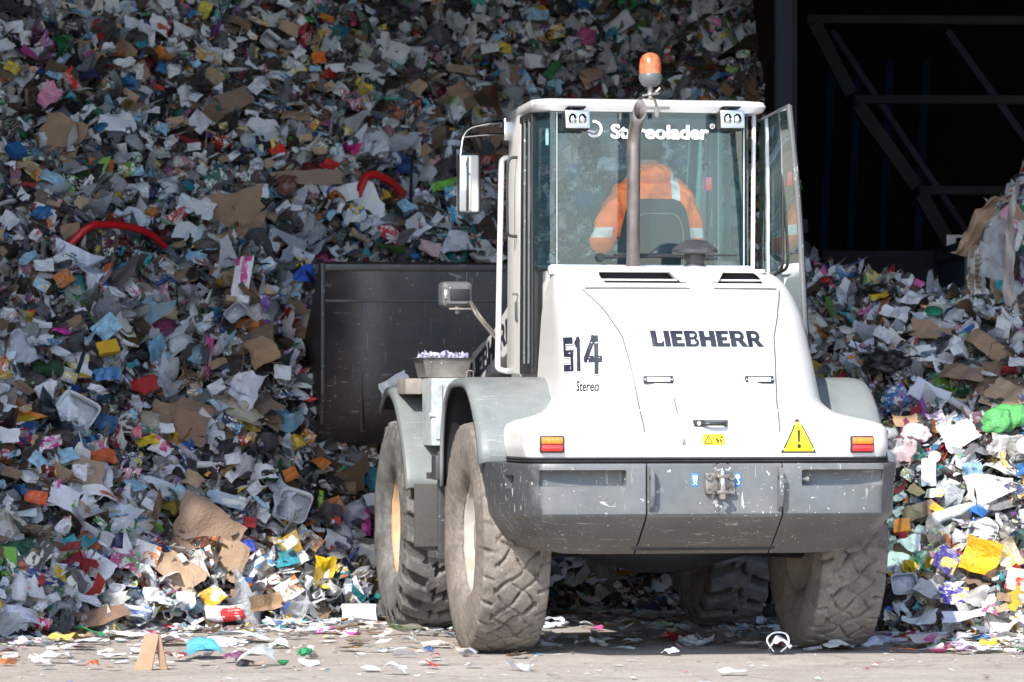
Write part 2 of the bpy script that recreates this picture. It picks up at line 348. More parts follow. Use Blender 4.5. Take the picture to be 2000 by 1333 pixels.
# litter: colour comes from per-piece attributes, the print from each piece's own UV
def litter_mat(name, rough, transp=0, transl=0, coat=0, spec=.5, gloss_mix=0):
    m = N(name)
    a = m.n('Attribute'); a.attribute_name = 'col'; b = m.n('Attribute'); b.attribute_name = 'col2'
    uv = m.n('UVMap'); uv.uv_map = 'uv'; sep = m.n('SeparateXYZ'); m.l(uv.outputs[0], sep.inputs[0])
    p = a.outputs['Alpha']
    # writing
    ln = m.math('GREATER_THAN', m.math('SINE', m.math('MULTIPLY', sep.outputs[1], 75.)), .1)
    mp = m.n('Mapping'); mp.inputs['Scale'].default_value = (42, 12, 1); m.l(uv.outputs[0], mp.inputs[0])
    wd = m.math('GREATER_THAN', m.noise(1, 2, .5, mp.outputs[0]), .47)
    bl = m.math('GREATER_THAN', m.noise(2.6, 1, .5, uv.outputs[0]), .49)
    wr = m.math('MULTIPLY', m.math('MULTIPLY', ln, wd), bl)
    isw = m.math('MULTIPLY', m.math('GREATER_THAN', p, .30), m.math('LESS_THAN', p, .60))
    c = m.mix(m.math('MULTIPLY', m.math('MULTIPLY', wr, isw), .7), a.outputs['Color'], (.10, .10, .12))
    # colour blocks
    v = m.n('TexVoronoi'); v.distance = 'CHEBYCHEV'; v.inputs['Scale'].default_value = 2.6; v.inputs['Randomness'].default_value = .8; m.l(uv.outputs[0], v.inputs[0])
    sv = m.n('SeparateColor'); m.l(v.outputs['Color'], sv.inputs[0])
    isb = m.math('GREATER_THAN', p, .60)
    k = m.math('MULTIPLY', m.math('GREATER_THAN', sv.outputs[0], .55), isb)
    c = m.mix(k, c, b.outputs['Color'])
    v2 = m.n('TexVoronoi'); v2.inputs['Scale'].default_value = 9; m.l(uv.outputs[0], v2.inputs[0]); s3 = m.n('SeparateColor'); m.l(v2.outputs['Color'], s3.inputs[0])
    k2 = m.math('MULTIPLY', m.math('GREATER_THAN', s3.outputs[1], .80), m.math('GREATER_THAN', p, .8))
    c = m.mix(k2, c, (.78, .76, .70))
    k3 = m.math('MULTIPLY', m.math('MULTIPLY', wr, m.math('LESS_THAN', sv.outputs[1], .4)), isb)
    c = m.mix(m.math('MULTIPLY', k3, .8), c, (.75, .74, .7))
    g = m.n('NewGeometry'); dn = m.ramp(m.noise(9, 6, .7, g.outputs['Position']), [(.45, 0.), (.75, 1.)])
    c = m.mix(m.math('MULTIPLY', dn, .16), c, (.18, .15, .13))
    m.set('Base Color', c); m.set('Roughness', rough); m.set('Specular IOR Level', spec)
    if coat: m.b.inputs['Coat Weight'].default_value = coat
    m.bump(m.math('ADD', m.noise(22, 5, .65, g.outputs['Position'], .9), m.math('MULTIPLY', m.noise(70, 3, .6, g.outputs['Position'], .5), .4)), .75 if gloss_mix else .5, .03)
    out = m.b.outputs[0]
    if transl:
        t_ = m.n('BsdfTranslucent'); m.l(c, t_.inputs[0]); mx = m.n('MixShader'); mx.inputs[0].default_value = transl
        m.l(out, mx.inputs[1]); m.l(t_.outputs[0], mx.inputs[2]); out = mx.outputs[0]
    if transp:
        t_ = m.n('BsdfTransparent'); mx = m.n('MixShader'); mx.inputs[0].default_value = transp
        m.l(out, mx.inputs[1]); m.l(t_.outputs[0], mx.inputs[2]); out = mx.outputs[0]
    m.l(out, m.o.inputs[0]); return m.m
LM = [litter_mat('waste_paper', .75, 0, .12), litter_mat('waste_film', .22, .28, .15, 0, .7, 1), litter_mat('waste_cardboard', .85),
      litter_mat('waste_plastic', .28, 0, .05, .3, .6, 1), litter_mat('waste_clear_plastic', .1, .55, 0, .3, .9)]

# ------------------------------------------------------------------ the ground and the shed
bm = B()
nx, ny = 90, 60
xs = list(np.linspace(-7, 7, nx)); ys = list(np.linspace(20, 34, ny))
xs = [-600, -60]+xs+[60, 600]; ys = [-300, 0]+ys+[80, 900]
def gz(x, y):
    if -7 <= x <= 7 and 20 <= y <= 34: return .010*math.sin(x*1.9+y)*math.sin(y*2.3)*min(1, (7-abs(x)), (y-20), 34-y)
    return 0
loft(bm, [[(x, y, gz(x, y)) for x in xs] for y in ys])
finish(obj('yard_ground', bm, M['ground']), kind='structure')

SH = empty('waste_shed', (0, 19.5, 0)); finish(SH, 'dark open-fronted waste shed around the rubbish pile', 'building')
def part(name, bm, mat, parent, smooth=35):
    o = obj(name, bm, mat, parent, smooth)
    if parent.name.split('.')[0] == 'waste_shed': o.location = -Vector(parent.location)
    return o
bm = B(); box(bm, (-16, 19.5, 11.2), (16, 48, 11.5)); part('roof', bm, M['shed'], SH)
bm = B(); prism(bm, [(-16, 19.2, 8.6), (-5.5, 19.2, 8.72), (-3.3, 19.2, 9.4), (16, 19.2, 9.6), (16, 19.2, 11.6), (-16, 19.2, 11.6)], Vector((0, .3, 0))); part('shading_gable', bm, M['shed'], SH)  # unseen gable, lower edge bent to place the sun's shadow and admit skylight
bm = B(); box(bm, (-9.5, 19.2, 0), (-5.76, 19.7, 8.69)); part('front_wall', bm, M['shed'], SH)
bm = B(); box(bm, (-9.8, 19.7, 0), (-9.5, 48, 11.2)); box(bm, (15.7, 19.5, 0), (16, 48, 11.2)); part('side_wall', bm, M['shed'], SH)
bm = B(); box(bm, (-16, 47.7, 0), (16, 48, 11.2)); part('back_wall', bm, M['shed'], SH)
# partition of stacked boards between the two bays
PT = empty('partition_wall', (1.99, 31.2, 0)); finish(PT, 'brown stained partition wall right of the tall pile, ending at a steel post', 'wall')
bm = B()
for i in range(18): box(bm, (-.06+.006*(i % 2), .24, i*.5), (.05, 9.5, i*.5+.492), .006)
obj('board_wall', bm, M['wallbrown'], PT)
bm = B()
box(bm, (-.075, 0, 0), (.055, .012, 9.1), .002); box(bm, (-.018, .012, 0), (-.004, .208, 9.1)); box(bm, (-.075, .208, 0), (.055, .22, 9.1), .002)
box(bm, (.058, -.02, 0), (.075, .22, 9.1), .002)
obj('steel_post', bm, M['post'], PT)
bm = B(); box(bm, (.078, .02, 2.68), (.158, .05, 2.78), .004); lathe(bm, [(0, -.02), (.022, -.02), (.022, 0)], 12, (.118, .02, 2.73), 'Y'); obj('bolt_plate', bm, M['frame'], PT)

# the low dark push wall of the right bay, panels side by side
PW = empty('push_wall', (2.35, 32.6, 0)); finish(PW, 'low black concrete push wall behind the right-hand waste heap', 'wall')
for i in range(3):
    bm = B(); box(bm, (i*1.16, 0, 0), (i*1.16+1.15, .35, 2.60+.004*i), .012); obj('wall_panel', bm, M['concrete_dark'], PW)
bm = B(); box(bm, (.95, .05, 2.61), (1.02, .09, 2.70)); box(bm, (1.13, .05, 2.61), (1.20, .09, 2.70)); box(bm, (.95, .05, 2.70), (1.20, .09, 2.72)); obj('lifting_bracket', bm, M['steel'], PW)

# steel frame inside the right bay
SF = empty('steel_frame', (0, 0, 0)); finish(SF, 'grey steel framework of bars in the black right bay', 'frame')
SFY = 35.0
def member(p, q, wd=.055, mat='frame', Y=SFY, nm='beam'):
    a, b = P(*p, Y), P(*q, Y); bm = B(); d = b-a; ln = d.length
    box(bm, (-wd, -wd, 0), (wd, wd, ln), .008)
    bmesh.ops.transform(bm, matrix=Matrix.Translation(a) @ d.to_track_quat('Z', 'Y').to_matrix().to_4x4(), verts=bm.verts)
    obj(nm, bm, M[mat], SF)
member((1575, 38), (2200, 42), .035); member((1590, 45), (1662, 185)); member((1668, 195), (2200, 196), .036)
member((1675, 205), (1790, 365)); member((1795, 372), (2200, 375), .036); member((1798, 380), (1858, 485))
member((1625, 60), (1960, 560), .025, 'post', 36.2); member((1850, 60), (2080, 380), .03, 'post', 36.6)
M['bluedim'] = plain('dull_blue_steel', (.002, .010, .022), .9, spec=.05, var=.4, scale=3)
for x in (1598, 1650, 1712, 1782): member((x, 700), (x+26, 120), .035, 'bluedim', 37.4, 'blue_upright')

# ------------------------------------------------------------------ the rubbish piles: a height field
BX = [-8, -3.6, -3.0, -2.4, -1.4, -.6, .3, 1.2, 1.9, 2.4, 3.0, 4.0, 8]
BY = [25.6, 25.7, 26.2, 27.0, 27.85, 28.9, 29.7, 29.3, 28.1, 26.8, 26.4, 26.0, 26]
GD = [-5, 0, .25, .6, 1.5, 3, 6, 9, 14]; GZ = [-.3, 0, .26, .55, 1.28, 2.40, 4.35, 6.0, 7.5]
_k = [(random.uniform(.7, 1.6)*s, random.uniform(0, 6.28), random.uniform(0, 6.28), a) for s, a in ((1, .12), (1.3, .10), (2.1, .08), (3.1, .05), (4.7, .035), (6.5, .025), (9, .02))]
def fn(x, y):
    z = 0
    for k, t, ph, a in _k: z = z+a*np.sin(k*(x*np.cos(t)+y*np.sin(t))+ph)*np.sin(k*.8*(y*np.cos(t)-x*np.sin(t))+ph*2)
    return z
def HL(x, y):
    b = np.interp(x, BX, BY); d = y-b; z = np.interp(d, GD, GZ)
    return z+fn(x, y)*np.clip(d*1.2, 0, 1)+.8*np.exp(-((x+1.82)**2/.10+(y-29.5)**2/.55))
def HR(x, y):
    z = HL(x, y); cap = np.interp(x, [2.0, 2.3, 2.8, 3.2, 3.5, 3.75, 4.2], [2.42, 2.32, 2.2, 2.1, 1.9, 1.6, 1.3])+.5*fn(x+9, y)
    return np.minimum(z, cap)
def HH(x, y):
    r = (x > 1.7) & ((y < 31.2) | (x > 2.02))
    return np.where(r, HR(x, y), HL(x, y))
moundm = N('compacted_waste'); g_ = moundm.n('NewGeometry')
v_ = moundm.n('TexVoronoi'); v_.inputs['Scale'].default_value = 16; moundm.l(g_.outputs['Position'], v_.inputs[0]); sv_ = moundm.n('SeparateColor'); moundm.l(v_.outputs['Color'], sv_.inputs[0])
moundm.set('Base Color', moundm.ramp(sv_.outputs[0], [(0, (.018, .014, .012)), (.5, (.05, .04, .03)), (.72, (.12, .12, .13)), (.9, (.04, .05, .07))])); moundm.set('Roughness', .9)
moundm.bump(v_.outputs['Distance'], .8, .05)
for x0, x1, y0, y1, f, nm in ((-7, 2.0, 31.2, 40, HL, 'waste_pile_base'), (-7, 5.6, 24.8, 31.2, HH, 'waste_pile_base'), (2.06, 5.6, 31.2, 32.6, HR, 'waste_pile_base')):
    X = np.linspace(x0, x1, int((x1-x0)/.09)); Y = np.linspace(y0, y1, int((y1-y0)/.09)); GX, GY = np.meshgrid(X, Y); Z = f(GX, GY)-.06
    bm = B(); loft(bm, [[(GX[j, i], GY[j, i], Z[j, i]) for i in range(len(X))] for j in range(len(Y))])
    finish(obj(nm, bm, moundm.m, None, 0), kind='structure')
def hit(px, py):                                  # where the line of sight meets the pile or the ground
    Y = np.arange(22.5, 40, .02); X = (px-HX)/F*Y; Z = CH-(py-HY)/F*Y
    i = np.nonzero(Z <= np.maximum(HH(X, Y), 0))[0]
    if len(i) == 0: return None
    i = i[0]; return np.array((X[i], Y[i], max(Z[i], 0)))
def nrm(x, y, e=.12):
    n = np.array((-(HH(x+e, y)-HH(x-e, y))/(2*e), -(HH(x, y+e)-HH(x, y-e))/(2*e), 1.)); return n/np.linalg.norm(n)

# ------------------------------------------------------------------ litter shapes (unit size, longest side about 1)
def grid_piece(nx, ny, asp, folds, famp, curl, noise, torn, r):
    u, v = np.meshgrid(np.linspace(-.5, .5, nx), np.linspace(-.5, .5, ny)); u = u.ravel().copy(); v = v.ravel().copy()
    e = (np.abs(u) > .49) | (np.abs(v) > .49)
    UV = np.stack([u+.5, v+.5], 1)
    if nx > 7:
        p1, p2, p3, p4 = r.uniform(0, 6.28, 4); w = torn*.9
        u, v = u+w*np.sin(v*9+p1)*np.abs(u)*2+w*.4*np.sin(v*23+p3)*e, v+w*np.sin(u*8+p2)*np.abs(v)*2+w*.4*np.sin(u*21+p4)*e
    else: u += r.normal(0, .015, u.size)+e*r.normal(0, torn, u.size); v += r.normal(0, .015, u.size)+e*r.normal(0, torn, u.size)
    if torn > .03 and r.random() < .6:            # a torn-off corner
        cx, cy = r.choice([-.5, .5]), r.choice([-.5, .5]); d = (u*cx+v*cy)*2-.62; k = np.clip(d, 0, 1); u -= k*cx*1.2; v -= k*cy*1.2
    x = u.copy(); y = v*asp; z = np.zeros_like(x)
    for _ in range(folds):
        t = r.uniform(0, math.pi); c = r.uniform(-.3, .3); d = x*math.cos(t)+y*math.sin(t)-c
        z += famp*r.uniform(.4, 1)*np.abs(d)*r.choice([-1, 1])
    for _ in range(4):
        t = r.uniform(0, 6.28); k = r.uniform(5, 16); z += noise*np.sin(k*(x*math.cos(t)+y*math.sin(t))+r.uniform(0, 6.28))
    if curl:
        t = r.uniform(0, math.pi); d = x*math.cos(t)+y*math.sin(t); o = y*math.cos(t)-x*math.sin(t)
        a = d*curl; s_ = np.where(np.abs(curl) > 1e-3, np.sin(a)/curl, d); zz = (1-np.cos(a))/curl
        x, y = s_*math.cos(t)-o*math.sin(t), s_*math.sin(t)+o*math.cos(t); z = z+zz
    z -= z.mean()
    V = np.stack([x, y, z], 1); idx = np.arange(nx*ny).reshape(ny, nx)
    Q = np.stack([idx[:-1, :-1], idx[:-1, 1:], idx[1:, 1:], idx[1:, :-1]], -1).reshape(-1, 4)
    return V, [tuple(q) for q in Q], UV
def bm_piece(bm, uvf=None):
    bm.verts.ensure_lookup_table(); V = np.array([v.co[:] for v in bm.verts]); Fc = [tuple(v.index for v in f.verts) for f in bm.faces]
    bm.verts.index_update(); Fc = [tuple(v.index for v in f.verts) for f in bm.faces]; bm.free()
    UV = uvf(V) if uvf else V[:, :2]+.5
    return V, Fc, UV
def cyl_uv(V): return np.stack([np.arctan2(V[:, 1], V[:, 0])/6.283+.5, (V[:, 2]-V[:, 2].min())/max(1e-6, np.ptp(V[:, 2]))], 1)
def blob_piece(sub, r, flat=.55, amp=.22):
    bm = B(); bmesh.ops.create_icosphere(bm, subdivisions=sub, radius=.5); ks = [(r.normal(0, 1, 3), r.uniform(0, 6.28), r.uniform(3, 12)) for _ in range(9)]
    for v in bm.verts:
        c = np.array(v.co); d = 0
        for k, ph, f in ks: d += abs(math.sin(f*float(c@k)/np.linalg.norm(k)+ph))-.6
        s = 1+amp*d*.75; v.co = Vector((c[0]*s, c[1]*s*.8, c[2]*s*flat))
    return bm_piece(bm)
def bottle_piece(n, r, kind):
    bm = B()
    P_ = {'bottle': [(0, -.5), (.13, -.5), (.15, -.46), (.145, -.2), (.155, -.1), (.145, .05), (.15, .12), (.11, .27), (.045, .36), (.045, .42), (.058, .42), (.058, .5), (0, .5)],
          'jug': [(0, -.5), (.24, -.5), (.27, -.45), (.27, .15), (.2, .3), (.08, .4), (.08, .5), (0, .5)],
          'can': [(0, -.5), (.24, -.5), (.28, -.45), (.28, .42), (.24, .5), (0, .49)],
          'cup': [(0, -.42), (.3, -.4), (.40, .4), (.43, .4), (.43, .43), (.385, .42), (.28, -.36), (0, -.37)],
          'lid': [(0, .0), (.44, .0), (.5, -.09), (.5, -.11), (.47, -.09), (.42, -.04), (0, -.04)],
          'bowl': [(0, -.2), (.2, -.2), (.42, .02), (.5, .12), (.5, .14), (.38, .02), (.18, -.15), (0, -.15)]}[kind]
    lathe(bm, P_, n)
    t = r.uniform(0, 6.28); sq = r.uniform(.5, 1) if kind in ('bottle', 'can', 'cup') else 1; bend = r.normal(0, .15)
    for v in bm.verts:
        a = v.co.x*math.cos(t)+v.co.y*math.sin(t); b = -v.co.x*math.sin(t)+v.co.y*math.cos(t)
        k = sq if abs(v.co.z) < .35 else 1; a *= k
        v.co = Vector((a+bend*v.co.z**2, b, v.co.z+ .02*math.sin(9*b+4*a)))
    V, Fc, UV = bm_piece(bm, cyl_uv); V = V[:, [2, 0, 1]]
    return V, Fc, UV
def box_piece(r, asp=.6, dep=.3, dent=.06, flaps=False):
    bm = B(); bmesh.ops.create_cube(bm, size=1); bmesh.ops.subdivide_edges(bm, edges=bm.edges, cuts=2, use_grid_fill=True)
    for v in bm.verts:
        c = v.co; v.co = Vector((c.x, c.y*asp, c.z*dep))+Vector(r.normal(0, dent, 3)*np.array((.5, .5, .35)))
    V, Fc, UV = bm_piece(bm); V[:, 0] += V[:, 2]*r.normal(0, .35)
    return V, Fc, UV
def tub_piece(r):                                 # open rectangular plastic tray with a rim
    bm = B(); rows = []
    for s, z in ((.86, -.12), (.86, -.12), (.93, .10), (1.0, .11), (1.0, .09)):
        rows.append([(s*.5*math.copysign(abs(math.cos(a))**.35, math.cos(a)), s*.34*math.copysign(abs(math.sin(a))**.35, math.sin(a)), z) for a in [2*math.pi*(k+.5)/20 for k in range(20)]])
    vr = loft(bm, rows[1:], close=True); bm.faces.new(vr[0])
    V, Fc, UV = bm_piece(bm); return V, Fc, UV
T = {'paper': [], 'crump': [], 'card': [], 'film': [], 'bag': [], 'packet': [], 'strip': [], 'bottle': [], 'carton': [], 'rigid': [], 'bit': []}
r = rng
for i in range(22): T['paper'].append(grid_piece(6, 6, r.uniform(.5, .95), 3, .36, r.normal(0, 1.7), .02, .045, r))
for i in range(18): T['crump'].append(grid_piece(7, 7, r.uniform(.6, 1), 8, .55, r.normal(0, 1.2), .03, .06, r))
for i in range(16): T['card'].append(grid_piece(5, 4, r.uniform(.4, .9), 2, .5, r.normal(0, .6), .008, .05, r))
for i in range(18): T['film'].append(grid_piece(9, 8, r.uniform(.35, 1), 10, .55, r.normal(0, 1.6), .05, .12, r))
for i in range(8): T['bag'].append(blob_piece(2, r))
for i in range(14): T['packet'].append(grid_piece(5, 4, r.uniform(.5, .8), 3, .3, r.normal(0, 1.4), .02, .02, r))
for i in range(12): T['strip'].append(grid_piece(7, 2, r.uniform(.08, .22), 2, .4, r.normal(0, 2.2), .02, .01, r))
for i in range(8): T['bottle'].append(bottle_piece(8, r, 'bottle' if i < 6 else 'jug'))
for i in range(8): T['carton'].append(box_piece(r, r.uniform(.45, .8), r.uniform(.15, .45)))
for k in ('can', 'cup', 'lid', 'bowl', 'can', 'cup'): T['rigid'].append(bottle_piece(10, r, k))
T['rigid'].append(tub_piece(r))
for i in range(12): T['bit'].append(grid_piece(3, 3, r.uniform(.4, 1), 2, .5, 0, .03, .08, r))
MATI = {'paper': 0, 'crump': 0, 'card': 2, 'film': 1, 'bag': 1, 'packet': 3, 'strip': 0, 'bottle': 4, 'carton': 0, 'rigid': 3, 'bit': 0}

class Litter:
    def __init__(s): s.S = []; s.V = []; s.LV = []; s.LT = []; s.C = []; s.C2 = []; s.U = []; s.MI = []; s.n = 0
    def add(s, tpl, Mx, off, mi, col, pat, col2):
        V, Fc, UV = tpl; s.V.append(V @ np.array(Mx).T+off)
        lv = np.concatenate([np.array(f) for f in Fc]) if not isinstance(Fc, np.ndarray) else Fc.ravel()
        lt = np.array([len(f) for f in Fc]); s.LV.append(lv+s.n); s.LT.append(lt); s.MI.append(np.full(len(lt), mi)); s.S.append(np.full(len(lt), mi == 1 or len(lt) > 150)); s.n += len(V)
        s.U.append(UV[lv]); c = np.empty((len(lv), 4), np.float32); c[:, :3] = col; c[:, 3] = pat; s.C.append(c)
        c = np.ones((len(lv), 4), np.float32); c[:, :3] = col2; s.C2.append(c)
    def build(s, name, parent=None, loc=(0, 0, 0), smooth=False):
        me = bpy.data.meshes.new(name); V = np.concatenate(s.V)-np.array(loc); LV = np.concatenate(s.LV); LT = np.concatenate(s.LT)
        me.vertices.add(len(V)); me.vertices.foreach_set('co', V.ravel().astype(np.float32))
        me.loops.add(len(LV)); me.loops.foreach_set('vertex_index', LV.astype(np.int32))
        me.polygons.add(len(LT)); me.polygons.foreach_set('loop_start', np.concatenate([[0], np.cumsum(LT)[:-1]]).astype(np.int32))
        mi = np.concatenate(s.MI); used = sorted(set(mi.tolist())); rm = {m_: i for i, m_ in enumerate(used)}
        for m_ in used: me.materials.append(LM[m_])
        me.update(calc_edges=True)
        me.polygons.foreach_set('material_index', np.array([rm[m_] for m_ in mi.tolist()], np.int32))
        me.polygons.foreach_set('use_smooth', [True]*len(LT) if smooth else np.concatenate(s.S).tolist())
        u = me.uv_layers.new(name='uv'); u.data.foreach_set('uv', np.concatenate(s.U).ravel().astype(np.float32))
        for nm, A in (('col', s.C), ('col2', s.C2)):
            a = me.attributes.new(nm, 'FLOAT_COLOR', 'CORNER'); a.data.foreach_set('color', np.concatenate(A).ravel())
        me.update()
        o = bpy.data.objects.new(name, me); COL.objects.link(o); o.parent = parent; o.location = loc; return o
def frame(n, rot):                                # rotation whose local z is n
    n = n/np.linalg.norm(n); a = np.cross((0, 0, 1.), n)
    a = np.array((1., 0, 0)) if np.linalg.norm(a) < .05 else a/np.linalg.norm(a); b = np.cross(n, a)
    c, s_ = math.cos(rot), math.sin(rot); return np.stack([a*c+b*s_, b*c-a*s_, n], 1)
WH = [(.82, .82, .84), (.76, .78, .84), (.80, .80, .77), (.66, .68, .74), (.74, .78, .86), (.68, .65, .58)]
BRN = [(.30, .19, .11), (.24, .145, .085), (.38, .26, .165), (.20, .12, .075), (.33, .22, .14)]
CLR = [(.62, .03, .03), (.45, .02, .05), (.80, .48, .02), (.85, .60, .05), (.03, .14, .50), (.04, .30, .60), (.02, .36, .42), (.03, .25, .08), (.20, .48, .07),
       (.75, .10, .35), (.85, .25, .03), (.20, .06, .32), (.03, .04, .12), (.02, .02, .025), (.75, .35, .45), (.35, .60, .75), (.02, .12, .10), (.55, .12, .03), (.45, .40, .30), (.10, .07, .06)]
GRY = [(.55, .58, .62), (.66, .70, .74), (.20, .21, .24), (.72, .76, .80), (.10, .09, .09), (.03, .03, .035)]
def pick(L_, r=rng): return np.array(L_[r.integers(len(L_))])*r.uniform(.85, 1.08)
KW = ['paper', 'crump', 'card', 'film', 'bag', 'packet', 'strip', 'bottle', 'carton', 'rigid']
KP = np.array([.19, .19, .12, .21, .04, .08, .08, .04, .03, .015]); KP /= KP.sum()
def colour(kind, r=rng):
    q = r.random()
    if kind in ('paper', 'crump'):
        c = pick(WH) if q < .74 else pick(CLR) if q < .83 else pick(GRY) if q < .90 else pick(BRN); pt = r.choice([.1, .1, .45, .45, .7, .9])
    elif kind == 'card': c = pick(BRN) if q < .80 else pick(WH); pt = r.choice([.1, .1, .1, .45, .7])
    elif kind in ('film', 'bag'): c = pick(GRY) if q < .50 else pick(WH) if q < .82 else pick(CLR); pt = r.choice([.1, .1, .9])
    elif kind == 'packet': c = pick(CLR) if q < .80 else pick(WH); pt = r.choice([.1, .7, .9, .9])
    elif kind == 'strip': c = pick(WH) if q < .5 else pick(BRN) if q < .7 else pick(CLR); pt = .1
    elif kind == 'bottle': c = pick([(.7, .78, .80), (.10, .45, .20), (.10, .35, .60), (.75, .75, .75)]); pt = r.choice([.1, .7])
    elif kind == 'carton': c = pick(WH) if q < .4 else pick(BRN) if q < .55 else pick(CLR); pt = r.choice([.45, .7, .9, .9])
    else: c = pick(WH) if q < .4 else pick(CLR); pt = r.choice([.1, .45])
    return c, float(pt), pick(CLR)
# mass of small pieces: one object per bay, far too many to count
LOWZ = np.array([.7, .6, -.4, .2, .1, -.2, -.2, .2, 0, 0])
ZW = np.array([.3, .2, -1.1, .6, .3, .2, -.6, .3, -.5, 0])
def scatter(name, f, x0, x1, y0, y1, count, label, smin, smax, kinds=KW, kp=KP, ground=False, gate=None):
    Lt = Litter(); k = 0; tries = 0
    while k < count and tries < count*6:
        tries += 1
        x, y = rng.uniform(x0, x1), rng.uniform(y0, y1); z = float(f(x, y))
        if z < .02: continue
        n0 = nrm(x, y)
        px = HX+x/y*F; py = HY-(z-CH)/y*F
        if px < -160 or px > 2160 or py < -170: continue
        if gate and not gate(x, y, z): continue
        zone = float(fn(x*2.3+5, y*2.3+z))*6; zs = float(fn(x*1.7-8, y*1.9+z*2))*6
        q_ = kp*np.exp(ZW*zone+LOWZ*min(1., max(-.6, 1.6-z))); kind = kinds[rng.choice(len(kinds), p=q_/q_.sum())]
        n = n0*.7 if rng.random() < .4 else np.array((0, 0, 1.)); n = n+rng.normal(0, .42, 3)
        s = smin*(smax/smin)**(rng.random()**(1.9+1.2*np.clip(zs, -1, 1)))
        if kind in ('crump', 'film', 'paper') and rng.random() < .03: s = rng.uniform(.26, .40); x, y, z = x-n0[0]*.08, y-n0[1]*.08, z-n0[2]*.08
        if kind in ('strip',): s *= 1.5
        if kind in ('bottle', 'rigid', 'carton'): s = min(s, .2)*.9
        A = frame(n, rng.uniform(0, 6.28))*s; c, pt, c2 = colour(kind); c = c*(1 if c.max()-c.min() < .15 else .6)*(rng.uniform(.75, 1.08) if rng.random() < (.72 if z < 2.4 else .52) else rng.uniform(.05, .40))  # dark pieces commoner higher up, painting shade into the upper pile's colours
        mi = MATI[kind]
        if kind == 'bottle' and c[0] > .6 and c[2] < .72*1.1 and rng.random() < .4: mi = 3
        if kind == 'film' and rng.random() < .35: mi = 3
        A = A @ np.diag((1.15, .9, 1)) if kind != 'bottle' else A
        Lt.add(T[kind][rng.integers(len(T[kind]))], A, np.array((x, y, z))+n0*rng.uniform(-.12, .07), mi, c, pt, c2); k += 1
    o = Lt.build(name); finish(o, label, 'waste', None, 'stuff'); return o
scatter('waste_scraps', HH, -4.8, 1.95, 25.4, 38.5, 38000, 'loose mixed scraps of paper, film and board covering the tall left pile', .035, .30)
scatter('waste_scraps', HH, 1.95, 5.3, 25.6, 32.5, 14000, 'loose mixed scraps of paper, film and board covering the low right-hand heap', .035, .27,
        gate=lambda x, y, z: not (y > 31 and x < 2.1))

# ------------------------------------------------------------------ single pieces of waste that can be told apart
r2 = np.random.default_rng(5)
PLACED = []                                       # (px, py, radius, landmark phrase)
GRP = {'paper_sheet': 'white and printed paper sheets in the rubbish', 'cardboard_piece': 'brown cardboard pieces in the rubbish', 'plastic_bag': 'plastic bags and film in the rubbish',
       'food_packet': 'coloured packets in the rubbish', 'carton': 'cartons and boxes in the rubbish', 'plastic_bottle': 'plastic bottles in the rubbish', 'plastic_tub': 'plastic tubs and lids in the rubbish'}
CAT = {'paper_sheet': 'paper', 'cardboard_piece': 'cardboard', 'plastic_bag': 'plastic bag', 'food_packet': 'packet', 'carton': 'carton', 'plastic_bottle': 'bottle', 'plastic_tub': 'plastic tub'}
GRND = [False]
def shape(kind, asp, r, sub=None):
    if kind == 'plastic_tub' and sub in ('lid', 'bowl', 'cup'):
        V, Fc, UV = bottle_piece(20, r, sub); return (V[:, [1, 2, 0]], Fc, UV), 3
    if GRND[0] and kind in ('paper_sheet', 'food_packet'): return grid_piece(12, 11, asp, 7, .22, r.normal(0, .25), .03, .06, r), (0 if kind == 'paper_sheet' else 3)
    if kind == 'paper_sheet': return grid_piece(13, 12, asp, 8 if sub != 'flat' else 3, .34 if sub != 'flat' else .17, r.normal(0, .7), .014, .025, r), 0
    if kind == 'cardboard_piece': return grid_piece(14, 12, asp, 5 if sub != 'flat' else 2, .35 if sub != 'flat' else .15, r.normal(0, .35), .012, .03, r), 2
    if kind == 'plastic_bag': return (grid_piece(20, 18, asp, 18, .42, r.normal(0, 1.0), .03, .05, r) if sub != 'blob' else blob_piece(4, r, .6, .30)), (3 if sub in ('solid', 'blob') else 1)
    if kind == 'food_packet': return grid_piece(10, 9, asp, 5, .22, r.normal(0, 1.0), .02, .012, r), 3
    if kind == 'carton': return box_piece(r, asp, min(.45, asp*.7), .03), 0
    if kind == 'plastic_bottle': return bottle_piece(14, r, sub or 'bottle'), 4
    if kind == 'plastic_tub': return (tub_piece(r) if not sub else bottle_piece(20, r, sub)), 3
